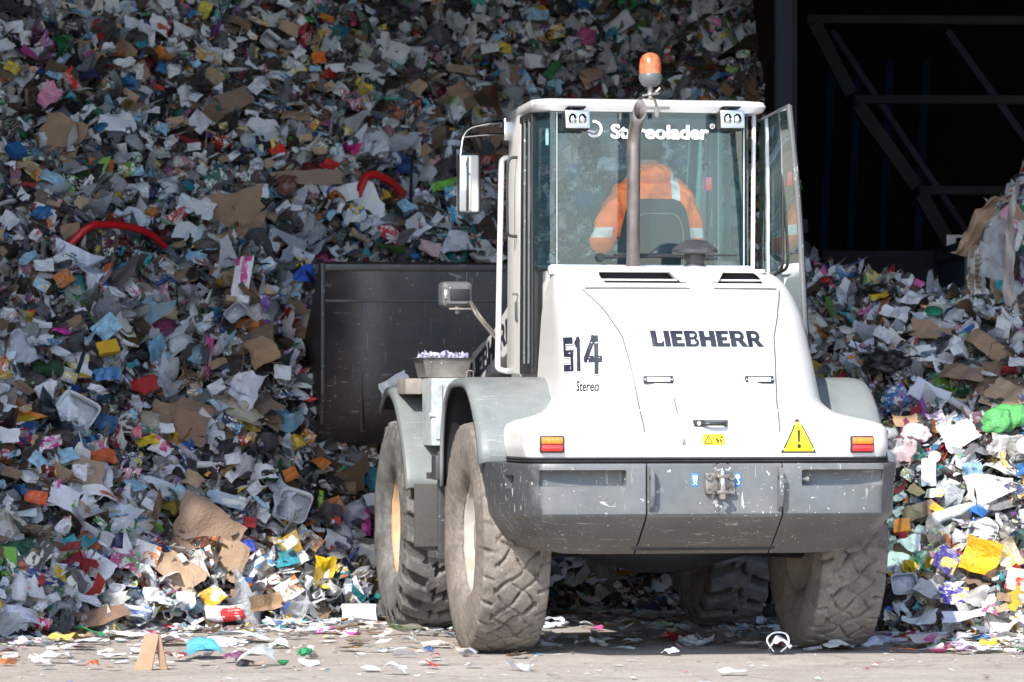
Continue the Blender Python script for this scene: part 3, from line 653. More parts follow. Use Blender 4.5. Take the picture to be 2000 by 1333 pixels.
def item(kind, px, py, wp, hp, c, label, short=None, pat=.1, c2=(.8, .8, .78), rot=0, tilt=.35, sub=None, ground=False, r=r2, n=None, lift=.14, mi=None, pos=None):
    p = hit(px, py) if pos is None else np.array(pos, float)
    if p is None: return None
    Y = p[1]; w_, h_ = wp/F*Y, hp/F*Y
    if abs(rot) >= 60 and not ground: w_, h_ = h_, w_
    GRND[0] = ground
    if ground and n is None: n = np.array((0, 0, 1.))+r.normal(0, .06, 3)
    elif n is None: n = nrm(p[0], p[1])*.9+np.array((0, -.75, .1))+r.normal(0, tilt*.6, 3)
    asp = min(1.6, max(.15, h_/w_)); tpl, m0 = shape(kind, asp, r, sub)
    V = tpl[0]; ext = np.ptp(V[:, 0]); k = w_/max(ext, .3)
    A = frame(np.array(n, float), R(rot))*k
    if kind in ('plastic_bag',) and sub == 'blob': A = A @ np.diag((1, h_/w_/.8, .8))
    if kind == 'plastic_tub' and not sub: A = A @ np.diag((1, asp/.68, 1))
    o_ = p+np.array((0, -1., .35))*lift if not ground else np.array((p[0], p[1], 0))
    Lt = Litter(); Lt.add(tpl, A, o_, m0 if mi is None else mi, c, pat, c2)
    if ground:
        z = Lt.V[0][:, 2]; mx = .06 if kind in ('paper_sheet', 'food_packet') and pos is not None else .10 if kind == 'plastic_bag' and sub != 'blob' else 9
        Lt.V[0][:, 2] = .016+(z-z.min())*min(1, mx/max(1e-6, np.ptp(z)))
    o = Lt.build(kind, loc=tuple(float(v) for v in o_), smooth=(kind == 'plastic_bottle' or kind == 'plastic_tub'))
    finish(o, label, CAT[kind], GRP[kind])
    PLACED.append((px, py, (wp+hp)/4, short)); return o
W_ = (.76, .76, .78); BR = (.30, .19, .115); TAN = (.44, .31, .20)
C_, PB, PS, FP, CT, BT, TB = 'cardboard_piece', 'plastic_bag', 'paper_sheet', 'food_packet', 'carton', 'plastic_bottle', 'plastic_tub'
I = item
# left, upper and middle
I(C_, 122, 285, 88, 100, BR, 'tall brown cardboard folded to a peak, in the dark upper left of the pile', 'peaked brown cardboard', rot=70, sub='flat')
I(C_, 440, 430, 165, 85, BR, 'large flattened brown cardboard box above the middle of the tall pile', 'large flattened brown box', rot=5)
I(C_, 470, 475, 100, 40, (.27, .17, .1), 'folded brown cardboard flap just under the large flattened box', None, rot=8)
I(C_, 405, 1060, 150, 135, (.27, .18, .125), 'biggest brown cardboard sheet leaning low on the pile, flecked with white scraps', 'biggest leaning cardboard sheet', rot=-35, sub='flat')
I(C_, 350, 1125, 110, 80, (.40, .28, .185), 'tan cardboard flap with a white label at the foot of the pile', 'tan flap with white label', rot=-50, sub='flat')
I(PS, 361, 1110, 16, 20, W_, 'small white diamond-shaped label sheet on the tan cardboard flap', None, rot=30, sub='flat', lift=.22)
I(C_, 378, 835, 72, 92, (.24, .15, .10), 'crumpled dark brown cardboard left of the black bucket', 'crumpled cardboard by the bucket', rot=80)
I(C_, 175, 935, 68, 62, (.36, .25, .17), 'tan cardboard box side bearing a big white address label', 'cardboard with address label', rot=-15, sub='flat')
I(PS, 163, 945, 30, 38, W_, 'white address label sheet stuck on tan cardboard', None, .45, rot=-15, sub='flat', lift=.22)
I(C_, 600, 362, 150, 30, (.25, .17, .12), 'long grey-brown cardboard strip across the upper pile', 'long grey-brown cardboard strip', rot=5)
I(C_, 585, 640, 45, 95, (.28, .17, .10), 'brown cardboard hanging beside the bucket edge', 'cardboard hanging by the bucket', rot=80)
I(C_, 510, 700, 60, 60, (.33, .20, .11), 'orange-brown cardboard under the purple bag', None, rot=20)
I(C_, 455, 1110, 60, 90, (.30, .2, .13), 'brown cardboard standing right of the leaning sheet', None, rot=70)
I(C_, 330, 810, 60, 30, BR, 'short brown cardboard above the crumpled dark one', None, rot=-10)
I(C_, 205, 1215, 110, 38, (.20, .12, .08), 'dark crumpled brown cardboard lying at the pile foot far left', 'dark cardboard at the pile foot', rot=12)
I(C_, 470, 60, 50, 25, (.2, .12, .08), 'dark brown rolled cardboard near the top edge', None, rot=-25)
I(C_, 900, 150, 60, 22, (.33, .23, .15), 'folded brown board high on the pile left of the cab', 'brown board high left of the cab', rot=-4)
I(C_, 960, 290, 65, 70, (.22, .13, .09), 'brown cardboard behind the mirror arm', 'cardboard behind the mirror arm', rot=15, sub='flat')
I(C_, 1155, 160, 50, 35, (.34, .22, .14), 'small light brown box side above the cab roof', None, rot=20, sub='flat')
I(C_, 985, 160, 30, 60, (.4, .4, .38), 'grey board standing high behind the roof edge', None, rot=85)
I(C_, 450, 215, 100, 45, (.22, .14, .10), 'dark brown wedge of cardboard in the upper pile', 'dark cardboard wedge', rot=25, sub='flat')
I(C_, 580, 240, 60, 25, (.27, .17, .1), 'narrow brown board above the green cylinder row', None, rot=-8)
I(PS, 227, 258, 64, 36, (.78, .78, .84), 'white paper sheet with folded corner lying flat in the shaded upper left', 'white folded-corner sheet', rot=-8, sub='flat')
I(PS, 345, 150, 40, 30, W_, 'small pale sheet in the upper left shade', None, .45, rot=20)
I(PS, 370, 200, 60, 45, (.70, .70, .74), 'pale printed sheet with dotted pattern high in the left pile', 'dotted pale sheet', .9, (.4, .42, .5), rot=35)
I(PS, 385, 420, 75, 42, W_, 'white printed sheet leaning against the flattened box', 'white sheet by the flattened box', .45, rot=-22, sub='flat')
I(PS, 515, 386, 24, 34, (.80, .80, .80), 'clean upright white panel beside a dark ball', 'upright white panel', rot=0, sub='flat', tilt=.1)
I(PS, 315, 65, 45, 35, W_, 'light sheet with a red square near the top', None, .7, (.5, .08, .05), rot=-25)
I(FP, 150, 37, 70, 26, (.50, .45, .32), 'cream and blue striped wrapper near the top left corner', 'cream striped wrapper', .7, (.10, .35, .50), rot=-15)
I(FP, 410, 125, 55, 32, (.62, .36, .10), 'orange and cream packet in the upper left', 'orange cream packet', .9, (.6, .55, .4), rot=-12)
I(FP, 400, 40, 25, 45, (.60, .50, .05), 'yellow packet standing at the top left', None, rot=70)
I(PB, 78, 125, 66, 34, (.55, .06, .26), 'magenta bag in the dark upper left corner', 'magenta bag', sub='solid', rot=8)
I(PB, 100, 205, 42, 52, (.75, .28, .42), 'pink plastic bag right above the peaked cardboard', 'pink bag', sub='solid', rot=60)
I(FP, 28, 148, 30, 22, (.60, .45, .03), 'yellow wrapper at the far left edge', 'yellow wrapper far left', rot=-30)
I(FP, 703, 115, 44, 46, (.34, .46, .06), 'lime green leaflet pair high on the pile', 'lime green leaflet', .7, (.45, .52, .20), rot=4)
I(FP, 715, 190, 30, 18, (.72, .56, .03), 'small bright yellow packet under the lime leaflet', 'bright yellow packet', rot=5)
I(FP, 625, 128, 28, 26, (.78, .17, .02), 'orange scrap high on the pile', 'orange scrap', rot=10)
I(PB, 700, 58, 36, 22, (.40, .03, .09), 'dark red bag near the top of the pile', None, sub='solid')
I(PB, 770, 40, 90, 60, (.015, .015, .015), 'black bag near the top middle of the pile', 'black bag at the top', sub='blob')
I(PB, 860, 85, 60, 40, (.07, .07, .09), 'dark grey film bag high in the pile', None, sub='solid')
I(PB, 890, 60, 50, 60, (.55, .56, .57), 'grey translucent film bag at the top of the pile', 'grey translucent bag', rot=60)
I(FP, 985, 108, 30, 20, (.70, .52, .03), 'yellow scrap left of the beacon', None, rot=-10)
I(FP, 935, 20, 30, 28, (.04, .45, .28), 'turquoise green wrapper at the top edge', 'turquoise wrapper', rot=10)
I(BT, 755, 208, 50, 21, (.08, .36, .24), 'crushed green bottle lying high on the pile', 'green bottle', rot=0, mi=3, n=(0, -1, .2))
I(FP, 545, 308, 36, 22, (.75, .04, .02), 'bright red wrapper above the long strip', 'bright red wrapper', rot=10)
I(PB, 683, 305, 36, 36, (.65, .03, .20), 'crimson pink bag in the middle of the upper pile', 'crimson bag', sub='solid', rot=-40)
I(PB, 660, 315, 30, 50, (.66, .70, .78), 'white and blue bag left of the crimson bag', None, .9, (.1, .35, .6), sub='solid', rot=70)
I(FP, 645, 338, 36, 30, (.55, .02, .02), 'red flap just under the crimson bag', None, rot=40)
I(PB, 775, 335, 60, 55, (.02, .06, .20), 'navy blue crumpled bag in the upper pile', 'navy bag', sub='solid')
I(TB, 560, 377, 44, 44, (.14, .05, .03), 'dark reddish round ball-like lid beside the upright panel', 'dark round lid', sub='lid', n=(0, -1, .1))
I(PB, 820, 350, 60, 45, (.66, .67, .68), 'pale grey bag behind the big mirror', 'pale bag left of the mirror', rot=10)
I(FP, 870, 375, 75, 22, (.22, .55, .08), 'bright green long wrapper left of the mirror', 'green long wrapper', rot=14)
I(PS, 665, 395, 75, 35, (.72, .72, .72), 'fan of white torn paper in the pile middle', 'white torn paper fan', rot=8)
I(FP, 895, 420, 48, 78, (.10, .42, .68), 'large sky blue pack standing behind the mirror', 'sky blue pack', .9, (.75, .78, .8), rot=4, n=(0, -1, .15), lift=.2)
I(TB, 933, 446, 28, 34, (.72, .72, .73), 'small white tray right of the sky blue pack', 'small white tray', n=(0, -1, .2), rot=85)
I(FP, 760, 475, 60, 32, (.60, .03, .04), 'red and white packet above the bucket edge', 'red white packet', .9, rot=-28)
I(PS, 815, 455, 60, 40, W_, 'crumpled white paper above the bucket', None, rot=30)
I(PS, 900, 495, 55, 42, (.62, .62, .66), 'printed newspaper sheet above the bucket rim near the cab', 'newspaper above the bucket', .45, rot=-25, lift=.22)
I(PS, 840, 500, 45, 28, (.66, .45, .45), 'pinkish printed card just above the bucket rim', None, .45, rot=-15)
I(PB, 620, 465, 70, 45, (.55, .56, .6), 'clear crumpled film left of the bucket top', None)
I(FP, 475, 560, 34, 90, W_, 'white paper strip with magenta band left of the bucket', 'white magenta strip', .7, (.6, .04, .25), rot=80)
I(PB, 540, 548, 62, 50, (.014, .014, .016), 'shiny black bag left of the bucket corner', 'shiny black bag', sub='blob')
I(PB, 597, 550, 46, 32, (.03, .12, .62), 'royal blue bag at the bucket corner', 'royal blue bag', sub='solid')
I(FP, 522, 625, 46, 52, (.20, .07, .36), 'purple and white packet left of the bucket', 'purple packet', .7, (.7, .7, .7), rot=-35)
I(PB, 480, 775, 62, 75, (.68, .68, .76), 'white crumpled bag low left of the bucket', 'white bag by the bucket', sub='solid', rot=60)
I(PB, 560, 730, 40, 70, (.60, .55, .70), 'lilac film beside the bucket side', None, rot=80)
I(PS, 555, 750, 40, 30, W_, 'white torn card on lilac film by the bucket', None, rot=-8, sub='flat', lift=.22)
I(BT, 412, 592, 55, 36, (.70, .74, .72), 'white plastic bottle right of centre in the left pile', 'white bottle', rot=70, mi=3, n=(0, -1, .2))
I(PB, 370, 600, 55, 60, (.46, .47, .5), 'grey crumpled film left of the white bottle', None)
I(PB, 175, 545, 70, 60, (.68, .68, .80), 'lavender-white bag below the red hose', 'lavender-white bag', sub='solid', rot=-50)
I(PB, 150, 590, 45, 50, (.35, .38, .34), 'grey-green film below the lavender bag', None, .7, (.04, .3, .1))
I(PS, 355, 690, 50, 75, (.62, .63, .62), 'long pale tapering sheet in the left pile', 'pale tapering sheet', rot=-55, sub='flat')
I(PB, 312, 708, 62, 62, (.22, .50, .66), 'light blue crumpled bag in the middle of the left pile', 'light blue bag', sub='solid', rot=20)
I(CT, 215, 695, 52, 30, (.66, .38, .02), 'mustard yellow carton in the left pile', 'mustard carton', rot=12, pat=.1)
I(FP, 215, 745, 55, 24, (.06, .22, .48), 'blue wrapper under the mustard carton', None, rot=6)
I(PB, 120, 658, 52, 22, (.62, .03, .32), 'magenta bag in the middle of the left pile', 'lower magenta bag', sub='solid', rot=-6)
I(PB, 60, 700, 90, 60, (.62, .65, .76), 'broad pale blue-white film near the left edge', 'pale film near the left edge', rot=-15)
I(FP, 12, 735, 30, 60, (.62, .36, .05), 'orange packet with red base at the left edge', 'orange packet at the edge', .9, (.6, .05, .03), rot=85)
I(TB, 155, 818, 82, 62, (.70, .72, .73), 'translucent white plastic tray below the mustard carton', 'white plastic tray', rot=-30, n=(.1, -1, .5))
I(FP, 95, 878, 60, 32, (.65, .04, .28), 'hot pink packet in the lower left pile', 'hot pink packet', .9, rot=5)
I(FP, 292, 875, 45, 34, (.82, .60, .03), 'sunny yellow packet in the lower left pile', 'sunny yellow packet', rot=35)
I(FP, 270, 858, 22, 26, (.75, .20, .22), 'coral pink scrap touching the sunny yellow packet', None, rot=80)
I(PS, 318, 890, 36, 44, (.72, .72, .74), 'white and pink folded card beside the sunny yellow packet', None, .7, (.6, .1, .2), rot=50)
I(FP, 262, 912, 42, 34, (.03, .04, .14), 'dark navy wrapper with yellow dots', 'navy dotted wrapper', .9, (.5, .42, .02), rot=-10)
I(FP, 205, 905, 60, 28, (.60, .11, .03), 'rust orange lid card in the lower left pile', None, rot=5)
I(PS, 130, 985, 65, 50, (.74, .74, .79), 'folded white sheet in the lower left pile', 'folded white sheet', rot=-25, sub='flat')
I(FP, 75, 985, 45, 26, (.72, .12, .03), 'orange-red wrapper left of the folded white sheet', None, rot=-8)
I(PS, 205, 978, 90, 20, W_, 'long narrow white envelope with red print', 'long white envelope', .7, (.6, .08, .08), rot=-12)
I(PB, 60, 1045, 120, 50, (.02, .017, .014), 'black and brown rubber sheet bundle low at the left edge', 'black bundle at the left', .7, (.14, .09, .05), sub='solid', rot=8)
I(PB, 30, 1092, 66, 46, (.012, .08, .045), 'dark green bag low at the left edge', 'dark green bag', sub='solid', rot=30)
I(FP, 248, 1105, 56, 46, (.50, .08, .22), 'pink fruit-patterned packet in the lower left pile', 'pink fruit packet', .9, (.15, .4, .1), rot=-12)
I(PS, 195, 1120, 68, 48, (.74, .74, .82), 'white pointed sheet beside the pink fruit packet', 'white pointed sheet', rot=-40, sub='flat')
I(BT, 45, 1160, 50, 60, (.66, .66, .7), 'white milk jug near the left foot of the pile', 'white jug', rot=85, sub='jug', mi=3, n=(0, -1, .15))
I(PS, 45, 1215, 90, 36, (.68, .70, .80), 'stack of bluish white sheets at the left foot of the pile', 'bluish sheets at the foot', .45, rot=-5)
I(PS, 260, 1205, 90, 30, (.7, .7, .75), 'white magazine at the pile foot beside dark cardboard', None, .7, (.2, .25, .5), rot=-15)
I(PS, 300, 1175, 36, 30, W_, 'upright white card at the pile foot', None, rot=5)
I(PB, 20, 1235, 60, 40, (.5, .5, .52), 'clear grey film on the far left pile foot', None)
I(FP, 545, 1097, 72, 56, (.015, .24, .32), 'teal booklet leaning near the pile foot', 'teal booklet', rot=17, pat=.1, n=(.1, -1, .5), lift=.1)
I(PS, 570, 1083, 26, 20, W_, 'white leaf shaped scrap stuck on the teal booklet', None, rot=40, lift=.24, n=(.1, -1, .5))
I(PB, 635, 1135, 44, 62, (.85, .58, .01), 'bright yellow bag standing left of the front wheel', 'bright yellow bag', sub='solid', rot=80)
I(FP, 418, 1178, 46, 42, (.80, .38, .02), 'orange packet with white edge at the pile foot', 'orange packet at the foot', .7, rot=40)
I(CT, 442, 1212, 86, 28, (.75, .72, .72), 'white carton with red blocks at the pile foot', 'red and white carton', rot=3, pat=.7, c2=(.62, .03, .03))
I(FP, 487, 1080, 26, 24, (.02, .06, .45), 'deep blue crumpled scrap right of the leaning cardboard', None, rot=10)
I(TB, 575, 1003, 66, 72, (.68, .69, .71), 'dented pale plastic container left of the front wheel', 'dented pale container', rot=-20, n=(.1, -1, .6))
I(PS, 520, 935, 50, 30, (.74, .74, .78), 'white folded box card low left of the front wheel', None, .7, (.03, .03, .03), rot=-12)
I(PS, 445, 990, 80, 26, (.40, .50, .62), 'blue edged magazine above the leaning cardboard', None, .7, rot=-12)
I(PS, 660, 1075, 60, 46, (.68, .70, .74), 'printed photo page left of the front wheel', 'photo page', .7, (.08, .08, .12), rot=-30, sub='flat')
I(PS, 655, 1030, 26, 22, (.60, .05, .04), 'red printed card above the photo page', None, rot=-10)
I(PB, 690, 1015, 60, 45, (.60, .56, .68), 'pale lilac film left of the front wheel', None, rot=20)
I(FP, 716, 1030, 18, 60, (.50, .02, .26), 'magenta strip touching the front tyre', None, rot=85)
I(FP, 628, 990, 12, 38, (.25, .55, .04), 'light green slim packet left of the front tyre', None, rot=75)
I(C_, 520, 1190, 80, 32, (.34, .22, .13), 'brown cardboard wedge at the pile foot by the orange packet', None, rot=12)
I(FP, 565, 1165, 60, 36, (.72, .70, .66), 'white wrapper printed orange at the pile foot', None, .9, (.75, .25, .05), rot=30)
I(PS, 505, 1120, 70, 28, (.66, .67, .68), 'crumpled white sheet at the foot under the teal booklet', None, .7, (.05, .2, .4), rot=30)
# right heap
I(C_, 1820, 660, 92, 48, (.32, .20, .12), 'flat brown cardboard on top of the right heap', 'flat cardboard on the right heap', rot=-10, sub='flat')
I(C_, 1875, 742, 100, 44, (.28, .18, .12), 'brown box side with faint print on the right heap', 'printed box side', .45, rot=-8, sub='flat')
I(C_, 1962, 790, 92, 80, (.40, .275, .18), 'pale tan cardboard flap at the right edge', 'pale tan flap', rot=-35, sub='flat')
I(C_, 1925, 690, 90, 40, (.28, .18, .11), 'curled brown cardboard below the hanging strips', None, rot=-35)
I(C_, 1660, 545, 36, 60, (.30, .25, .21), 'thin board standing on the right heap crest', 'board on the heap crest', rot=-55, sub='flat')
I(C_, 1765, 835, 50, 30, (.42, .27, .16), 'small tan crumpled cardboard beside the right fender', None, rot=15)
I(C_, 1790, 1012, 70, 30, (.22, .15, .11), 'dark brown cardboard right of the counterweight', None, rot=20)
I(PS, 1812, 785, 80, 46, (.72, .72, .80), 'white sheet propped up beside the right fender', 'propped white sheet', rot=-30, sub='flat')
I(PS, 1800, 705, 52, 40, W_, 'white picture card in the middle of the right heap', 'white picture card', .7, (.1, .15, .2), rot=10, sub='flat')
I(PS, 1858, 690, 52, 24, (.72, .72, .78), 'white paper right of the picture card', None, .45, rot=-10)
I(PS, 1680, 690, 50, 30, (.70, .72, .84), 'pale blue sheet left in the right heap', 'pale blue sheet', rot=5)
I(PS, 1745, 625, 60, 30, (.74, .74, .75), 'white glove-like plastic on the right heap', None, rot=-15)
I(PB, 1725, 722, 105, 56, (.012, .012, .013), 'shiny black bin bag on the right heap', 'black bin bag', sub='blob')
I(PB, 1610, 563, 26, 18, (.50, .01, .02), 'red blob of plastic at the left end of the right heap', 'red blob', sub='blob')
I(PB, 1580, 520, 24, 30, (.8, .8, .82), 'white and yellow bag at the crest of the right heap', None, .7, (.8, .6, .02), sub='solid')
I(PB, 1625, 545, 26, 32, (.45, .06, .25), 'pink see-through bag behind the door glass', None)
I(TB, 1820, 620, 36, 16, (.01, .22, .12), 'green round lid on the right heap', 'green lid', sub='lid', n=(0, -.6, 1))
I(PB, 1950, 840, 100, 76, (.10, .42, .12), 'large bright green film bag at the right edge', 'green film bag', sub='blob', rot=10, lift=.2)
I(PB, 1785, 862, 66, 46, (.72, .55, .58), 'pale pink bag right of the counterweight fender', 'pale pink bag', sub='blob', rot=5)
I(PB, 1765, 905, 36, 60, (.70, .50, .53), 'pink netting hanging beside the fender', None, rot=80)
I(PS, 1870, 865, 70, 66, (.80, .80, .80), 'bright white crumpled sheet below the green bag', 'bright white sheet', rot=30)
I(PS, 1930, 965, 95, 66, (.80, .79, .78), 'large white board sheet at the right', 'large white board', rot=18, sub='flat')
I(PB, 1960, 890, 70, 50, (.72, .70, .66), 'wrinkled off-white bag under the green bag', None, rot=-15)
I(PB, 1895, 932, 44, 38, (.30, .52, .74), 'crumpled sky blue tissue on the right heap', 'sky blue tissue', sub='solid')
I(PB, 1905, 1012, 44, 30, (.02, .18, .55), 'vivid blue plastic scrap on the right heap', 'vivid blue scrap', sub='solid')
I(FP, 1822, 828, 36, 28, (.42, .26, .55), 'purple and white packet beside the fender', None, .9, rot=20)
I(FP, 1985, 975, 34, 46, (.03, .03, .03), 'black packet with rainbow base at the right edge', 'rainbow packet', .7, (.75, .35, .02), rot=10)
I(FP, 1908, 1112, 74, 74, (.80, .42, .01), 'large yellow padded envelope low on the right heap', 'yellow padded envelope', rot=-18, pat=.1, n=(-.1, -1, .4), lift=.22)
I(FP, 1842, 1115, 56, 56, (.045, .03, .22), 'indigo bag with pale writing left of the yellow envelope', 'indigo bag', .8, (.6, .5, .1), rot=-28, lift=.22)
I(FP, 1860, 1176, 62, 36, (.07, .04, .38), 'violet blue packet below the yellow envelope', 'violet packet', .9, (.6, .5, .1), rot=3)
I(FP, 1968, 1100, 40, 60, (.78, .66, .38), 'cream and yellow wrapper right of the yellow envelope', None, .9, (.8, .5, .02), rot=-60)
I(CT, 1985, 1150, 50, 50, (.66, .52, .44), 'peach carton with red print at the right edge', 'peach carton', rot=-10, pat=.7, c2=(.6, .05, .03))
I(TB, 1762, 1155, 54, 42, (.62, .65, .70), 'grey-white tub on its side by the rear tyre', 'tub by the tyre', rot=5, n=(.2, -1, .3))
I(TB, 1770, 1127, 30, 22, (.72, .55, .02), 'yellow tub above the grey one by the rear tyre', None, sub='cup', n=(0, -1, .6))
I(PB, 1800, 1110, 36, 50, (.01, .16, .11), 'dark green film above the grey tub', None)
I(PS, 1770, 1080, 56, 36, (.75, .75, .80), 'white sheet with a yellow dot right of the counterweight', None, rot=10)
I(TB, 1915, 1055, 60, 40, (.62, .64, .66), 'pale plastic tray half buried at the right', None, rot=-10)
I(PB, 1830, 1055, 50, 40, (.66, .68, .66), 'crumpled clear plastic film right of the counterweight', None)
I(BT, 1860, 1015, 90, 30, (.68, .72, .76), 'large clear bottle with a blue cap on the right heap', 'bottle with blue cap', rot=20, mi=3, n=(0, -1, .4))
I(FP, 1830, 1010, 36, 16, (.8, .4, .02), 'orange slim wrapper on the right heap', None, rot=-30)
I(PS, 1810, 940, 30, 70, (.64, .66, .74), 'upright blue-white card by the fender', None, rot=86)
I(PB, 1900, 1180, 60, 40, (.72, .72, .72), 'white translucent bag at the foot of the right heap', None)
I(PS, 1880, 1215, 90, 24, (.60, .62, .76), 'crumpled lilac sheets at the foot of the right heap', 'lilac sheets', rot=5)
I(PS, 1790, 1222, 70, 26, (.74, .76, .80), 'white crumpled sheet at the foot beside the rear tyre', None, rot=-10)
I(FP, 1730, 1205, 20, 14, (.02, .1, .5), 'tiny blue scrap by the rear tyre', None)
I(PS, 1955, 655, 30, 50, (.65, .65, .63), 'pale curled film under the hanging strips', None, rot=80)
# above the cab and right of it
I(PS, 1205, 62, 62, 36, (.66, .66, .72), 'white crumpled sheet above the cab, left of the beacon', 'white sheet above the cab', rot=30)
I(PS, 1395, 95, 36, 44, (.68, .66, .68), 'white cup-like bag high near the partition wall', None, rot=70)
I(PB, 1412, 58, 52, 16, (.62, .14, .35), 'pink cap-shaped bag near the partition wall', 'pink cap', sub='solid', rot=5)
I(PB, 1410, 160, 22, 34, (.03, .18, .42), 'blue bottle shaped bag right of the beacon', 'blue bag by the beacon', sub='solid', rot=70)
I(PB, 1385, 140, 90, 30, (.02, .02, .02), 'black plastic sheet right of the beacon', None, sub='solid', rot=-35)
I(FP, 1428, 150, 26, 10, (.34, .46, .12), 'small lime packet beside the partition wall', None, rot=-5)
I(FP, 1085, 78, 40, 26, (.75, .42, .03), 'orange and black bag above the cab roof', 'orange bag above the roof', .9, (.05, .05, .05), rot=5)
I(PB, 1290, 80, 50, 60, (.5, .5, .5), 'pale netting bag above the beacon', None)
I(FP, 1225, 25, 40, 22, (.02, .3, .06), 'green wrapper at the top above the cab', None, rot=5)
# the ground in front
GY = lambda py: CH*F/(py-HY)
def gpos(px, py): Y = GY(py); return ((px-HX)/F*Y, Y, 0)
G = lambda k, px, py, wp, hp, c, lab, **kw: item(k, px, py, wp, hp, c, lab, ground=kw.pop('g', True), pos=gpos(px, py), **kw)
G(PB, 398, 1286, 80, 60, (.10, .42, .72), 'flat blue bag on the concrete left of centre', sub='solid')
G(PB, 500, 1300, 80, 70, (.62, .70, .74), 'crumpled clear plastic bag lying on the concrete')
G(PB, 595, 1288, 32, 28, (.01, .26, .10), 'ball of green foil on the concrete', sub='blob')
G(TB, 553, 1306, 24, 24, (.01, .26, .09), 'small green bowl-shaped cap on the concrete', sub='bowl')
G(FP, 842, 1308, 40, 20, (.55, .06, .05), 'red crushed wrapper on the concrete before the front wheel')
G(PS, 733, 1273, 55, 40, W_, 'white sheet lying flat left of the rear tyre', sub='flat')
G(PS, 770, 1320, 50, 40, (.6, .62, .64), 'thin dark-edged sheet at the bottom of the picture')
G(FP, 340, 1290, 60, 50, (.30, .06, .04), 'dark red and black wrapper beside the flat blue bag', pat=.9, c2=(.03, .03, .03))
G(FP, 455, 1293, 40, 35, (.16, .05, .12), 'purple-brown wrapper beside the clear bag')
G(PS, 690, 1262, 90, 60, (.75, .70, .66), 'flattened white packet printed orange on the concrete', pat=.9, c2=(.75, .25, .05))
G(PS, 460, 1255, 150, 90, (.72, .78, .82), 'spread out pale blue film on the concrete', sub='flat')
G(PS, 330, 1262, 130, 60, (.78, .78, .74), 'long white crumpled sheet on the concrete behind the folded board')
G(PB, 380, 1238, 30, 26, (.75, .76, .77), 'white bag standing upright on the concrete', sub='blob', rot=0)
G(CT, 702, 1218, 72, 50, (.80, .80, .80), 'white box on the ground left of the front wheel')
G(PS, 665, 1240, 70, 70, (.55, .50, .44), 'crumpled newspaper heap left of the front wheel', pat=.7, c2=(.7, .3, .05))
G(PS, 620, 1222, 90, 60, (.78, .78, .76), 'sunlit white sheet at the pile foot')
G(PS, 555, 1228, 90, 50, (.70, .76, .74), 'pale mint and white wrapper at the pile foot', pat=.9, c2=(.1, .45, .5))
G(PS, 800, 1240, 90, 50, (.62, .66, .50), 'trampled greenish white scraps by the tyre', pat=.9, c2=(.15, .4, .1))
G(FP, 180, 1308, 30, 30, (.65, .12, .04), 'orange-red scrap on the concrete left of the folded board')
G(PS, 100, 1296, 80, 40, (.72, .72, .70), 'dusty white strip on the concrete at far left')
G(FP, 130, 1258, 80, 40, (.65, .50, .12), 'yellow and white flattened wrapper before the pile')
G(FP, 172, 1246, 60, 40, (.05, .32, .10), 'green crumpled film before the pile at left')
G(PS, 1078, 1226, 52, 40, W_, 'white paper in the shade behind the left rear tyre')
G(PS, 1170, 1268, 60, 40, W_, 'white paper sheet right of the left rear tyre', sub='flat')
G(PS, 1238, 1260, 30, 40, (.7, .7, .7), 'folded grey-white scrap between the rear tyres')
G(PS, 1310, 1282, 40, 24, W_, 'small white strip between the rear tyres')
G(PS, 1250, 1238, 80, 40, (.5, .52, .56), 'grey sheet in the machine shadow', sub='flat')
G(PB, 1520, 1280, 60, 44, (.78, .78, .80), 'white bag with a string loop on the concrete', sub='solid')
G(PB, 1600, 1262, 70, 40, (.78, .78, .78), 'white crumpled bag in front of the right rear tyre', sub='solid')
G(PS, 1640, 1272, 130, 50, (.70, .70, .66), 'trampled white paper before the right rear tyre', pat=.7, sub='flat')
G(PS, 1700, 1268, 60, 36, (.52, .56, .66), 'blue-grey folded paper before the right rear tyre')
G(PS, 1810, 1262, 170, 50, (.66, .60, .62), 'spread newspaper with pink print by the right heap foot', pat=.7, c2=(.55, .12, .3), sub='flat')
G(PS, 1900, 1276, 130, 50, (.55, .52, .50), 'dark printed magazine by the right heap foot', pat=.9, c2=(.2, .1, .3), sub='flat')
G(PS, 1960, 1255, 90, 50, W_, 'white wrapper at the right foot edge', pat=.9, c2=(.6, .1, .1))
G(PS, 1430, 1320, 60, 26, (.7, .7, .68), 'thin white strip at the bottom centre right')
# string loop
bm = B(); q = gpos(1518, 1280)
tube(bm, [(q[0]-.02, q[1], .02), (q[0]-.07, q[1]-.02, .09), (q[0]-.02, q[1], .135), (q[0]+.06, q[1]+.01, .125), (q[0]+.07, q[1], .06), (q[0]+.02, q[1], .02)], .005, 6, .04)
finish(obj('string_loop', bm, M['decalwhite']), 'loop of white string standing up from a white bag on the concrete', 'string')
# folded board standing like a tent
q = Vector(gpos(290, 1309)); bm = B()
prism(bm, [q+Vector((-.075, -.05, 0)), q+Vector((.02, -.05, 0)), q+Vector((.055, .0, .19)), q+Vector((-.02, .0, .195))], Vector((.004, .007, 0)), .001)
prism(bm, [q+Vector((.06, .03, 0)), q+Vector((.10, .02, 0)), q+Vector((.062, .005, .19)), q+Vector((.03, .005, .193))], Vector((.004, .007, 0)), .001)
M['board'] = plain('folded_board', (.34, .21, .13), .85, var=.2, scale=14)
finish(obj('folded_board', bm, M['board']), 'tan folded board standing like a tent on the concrete', 'board'); PLACED.append((290, 1275, 40, 'folded board tent'))
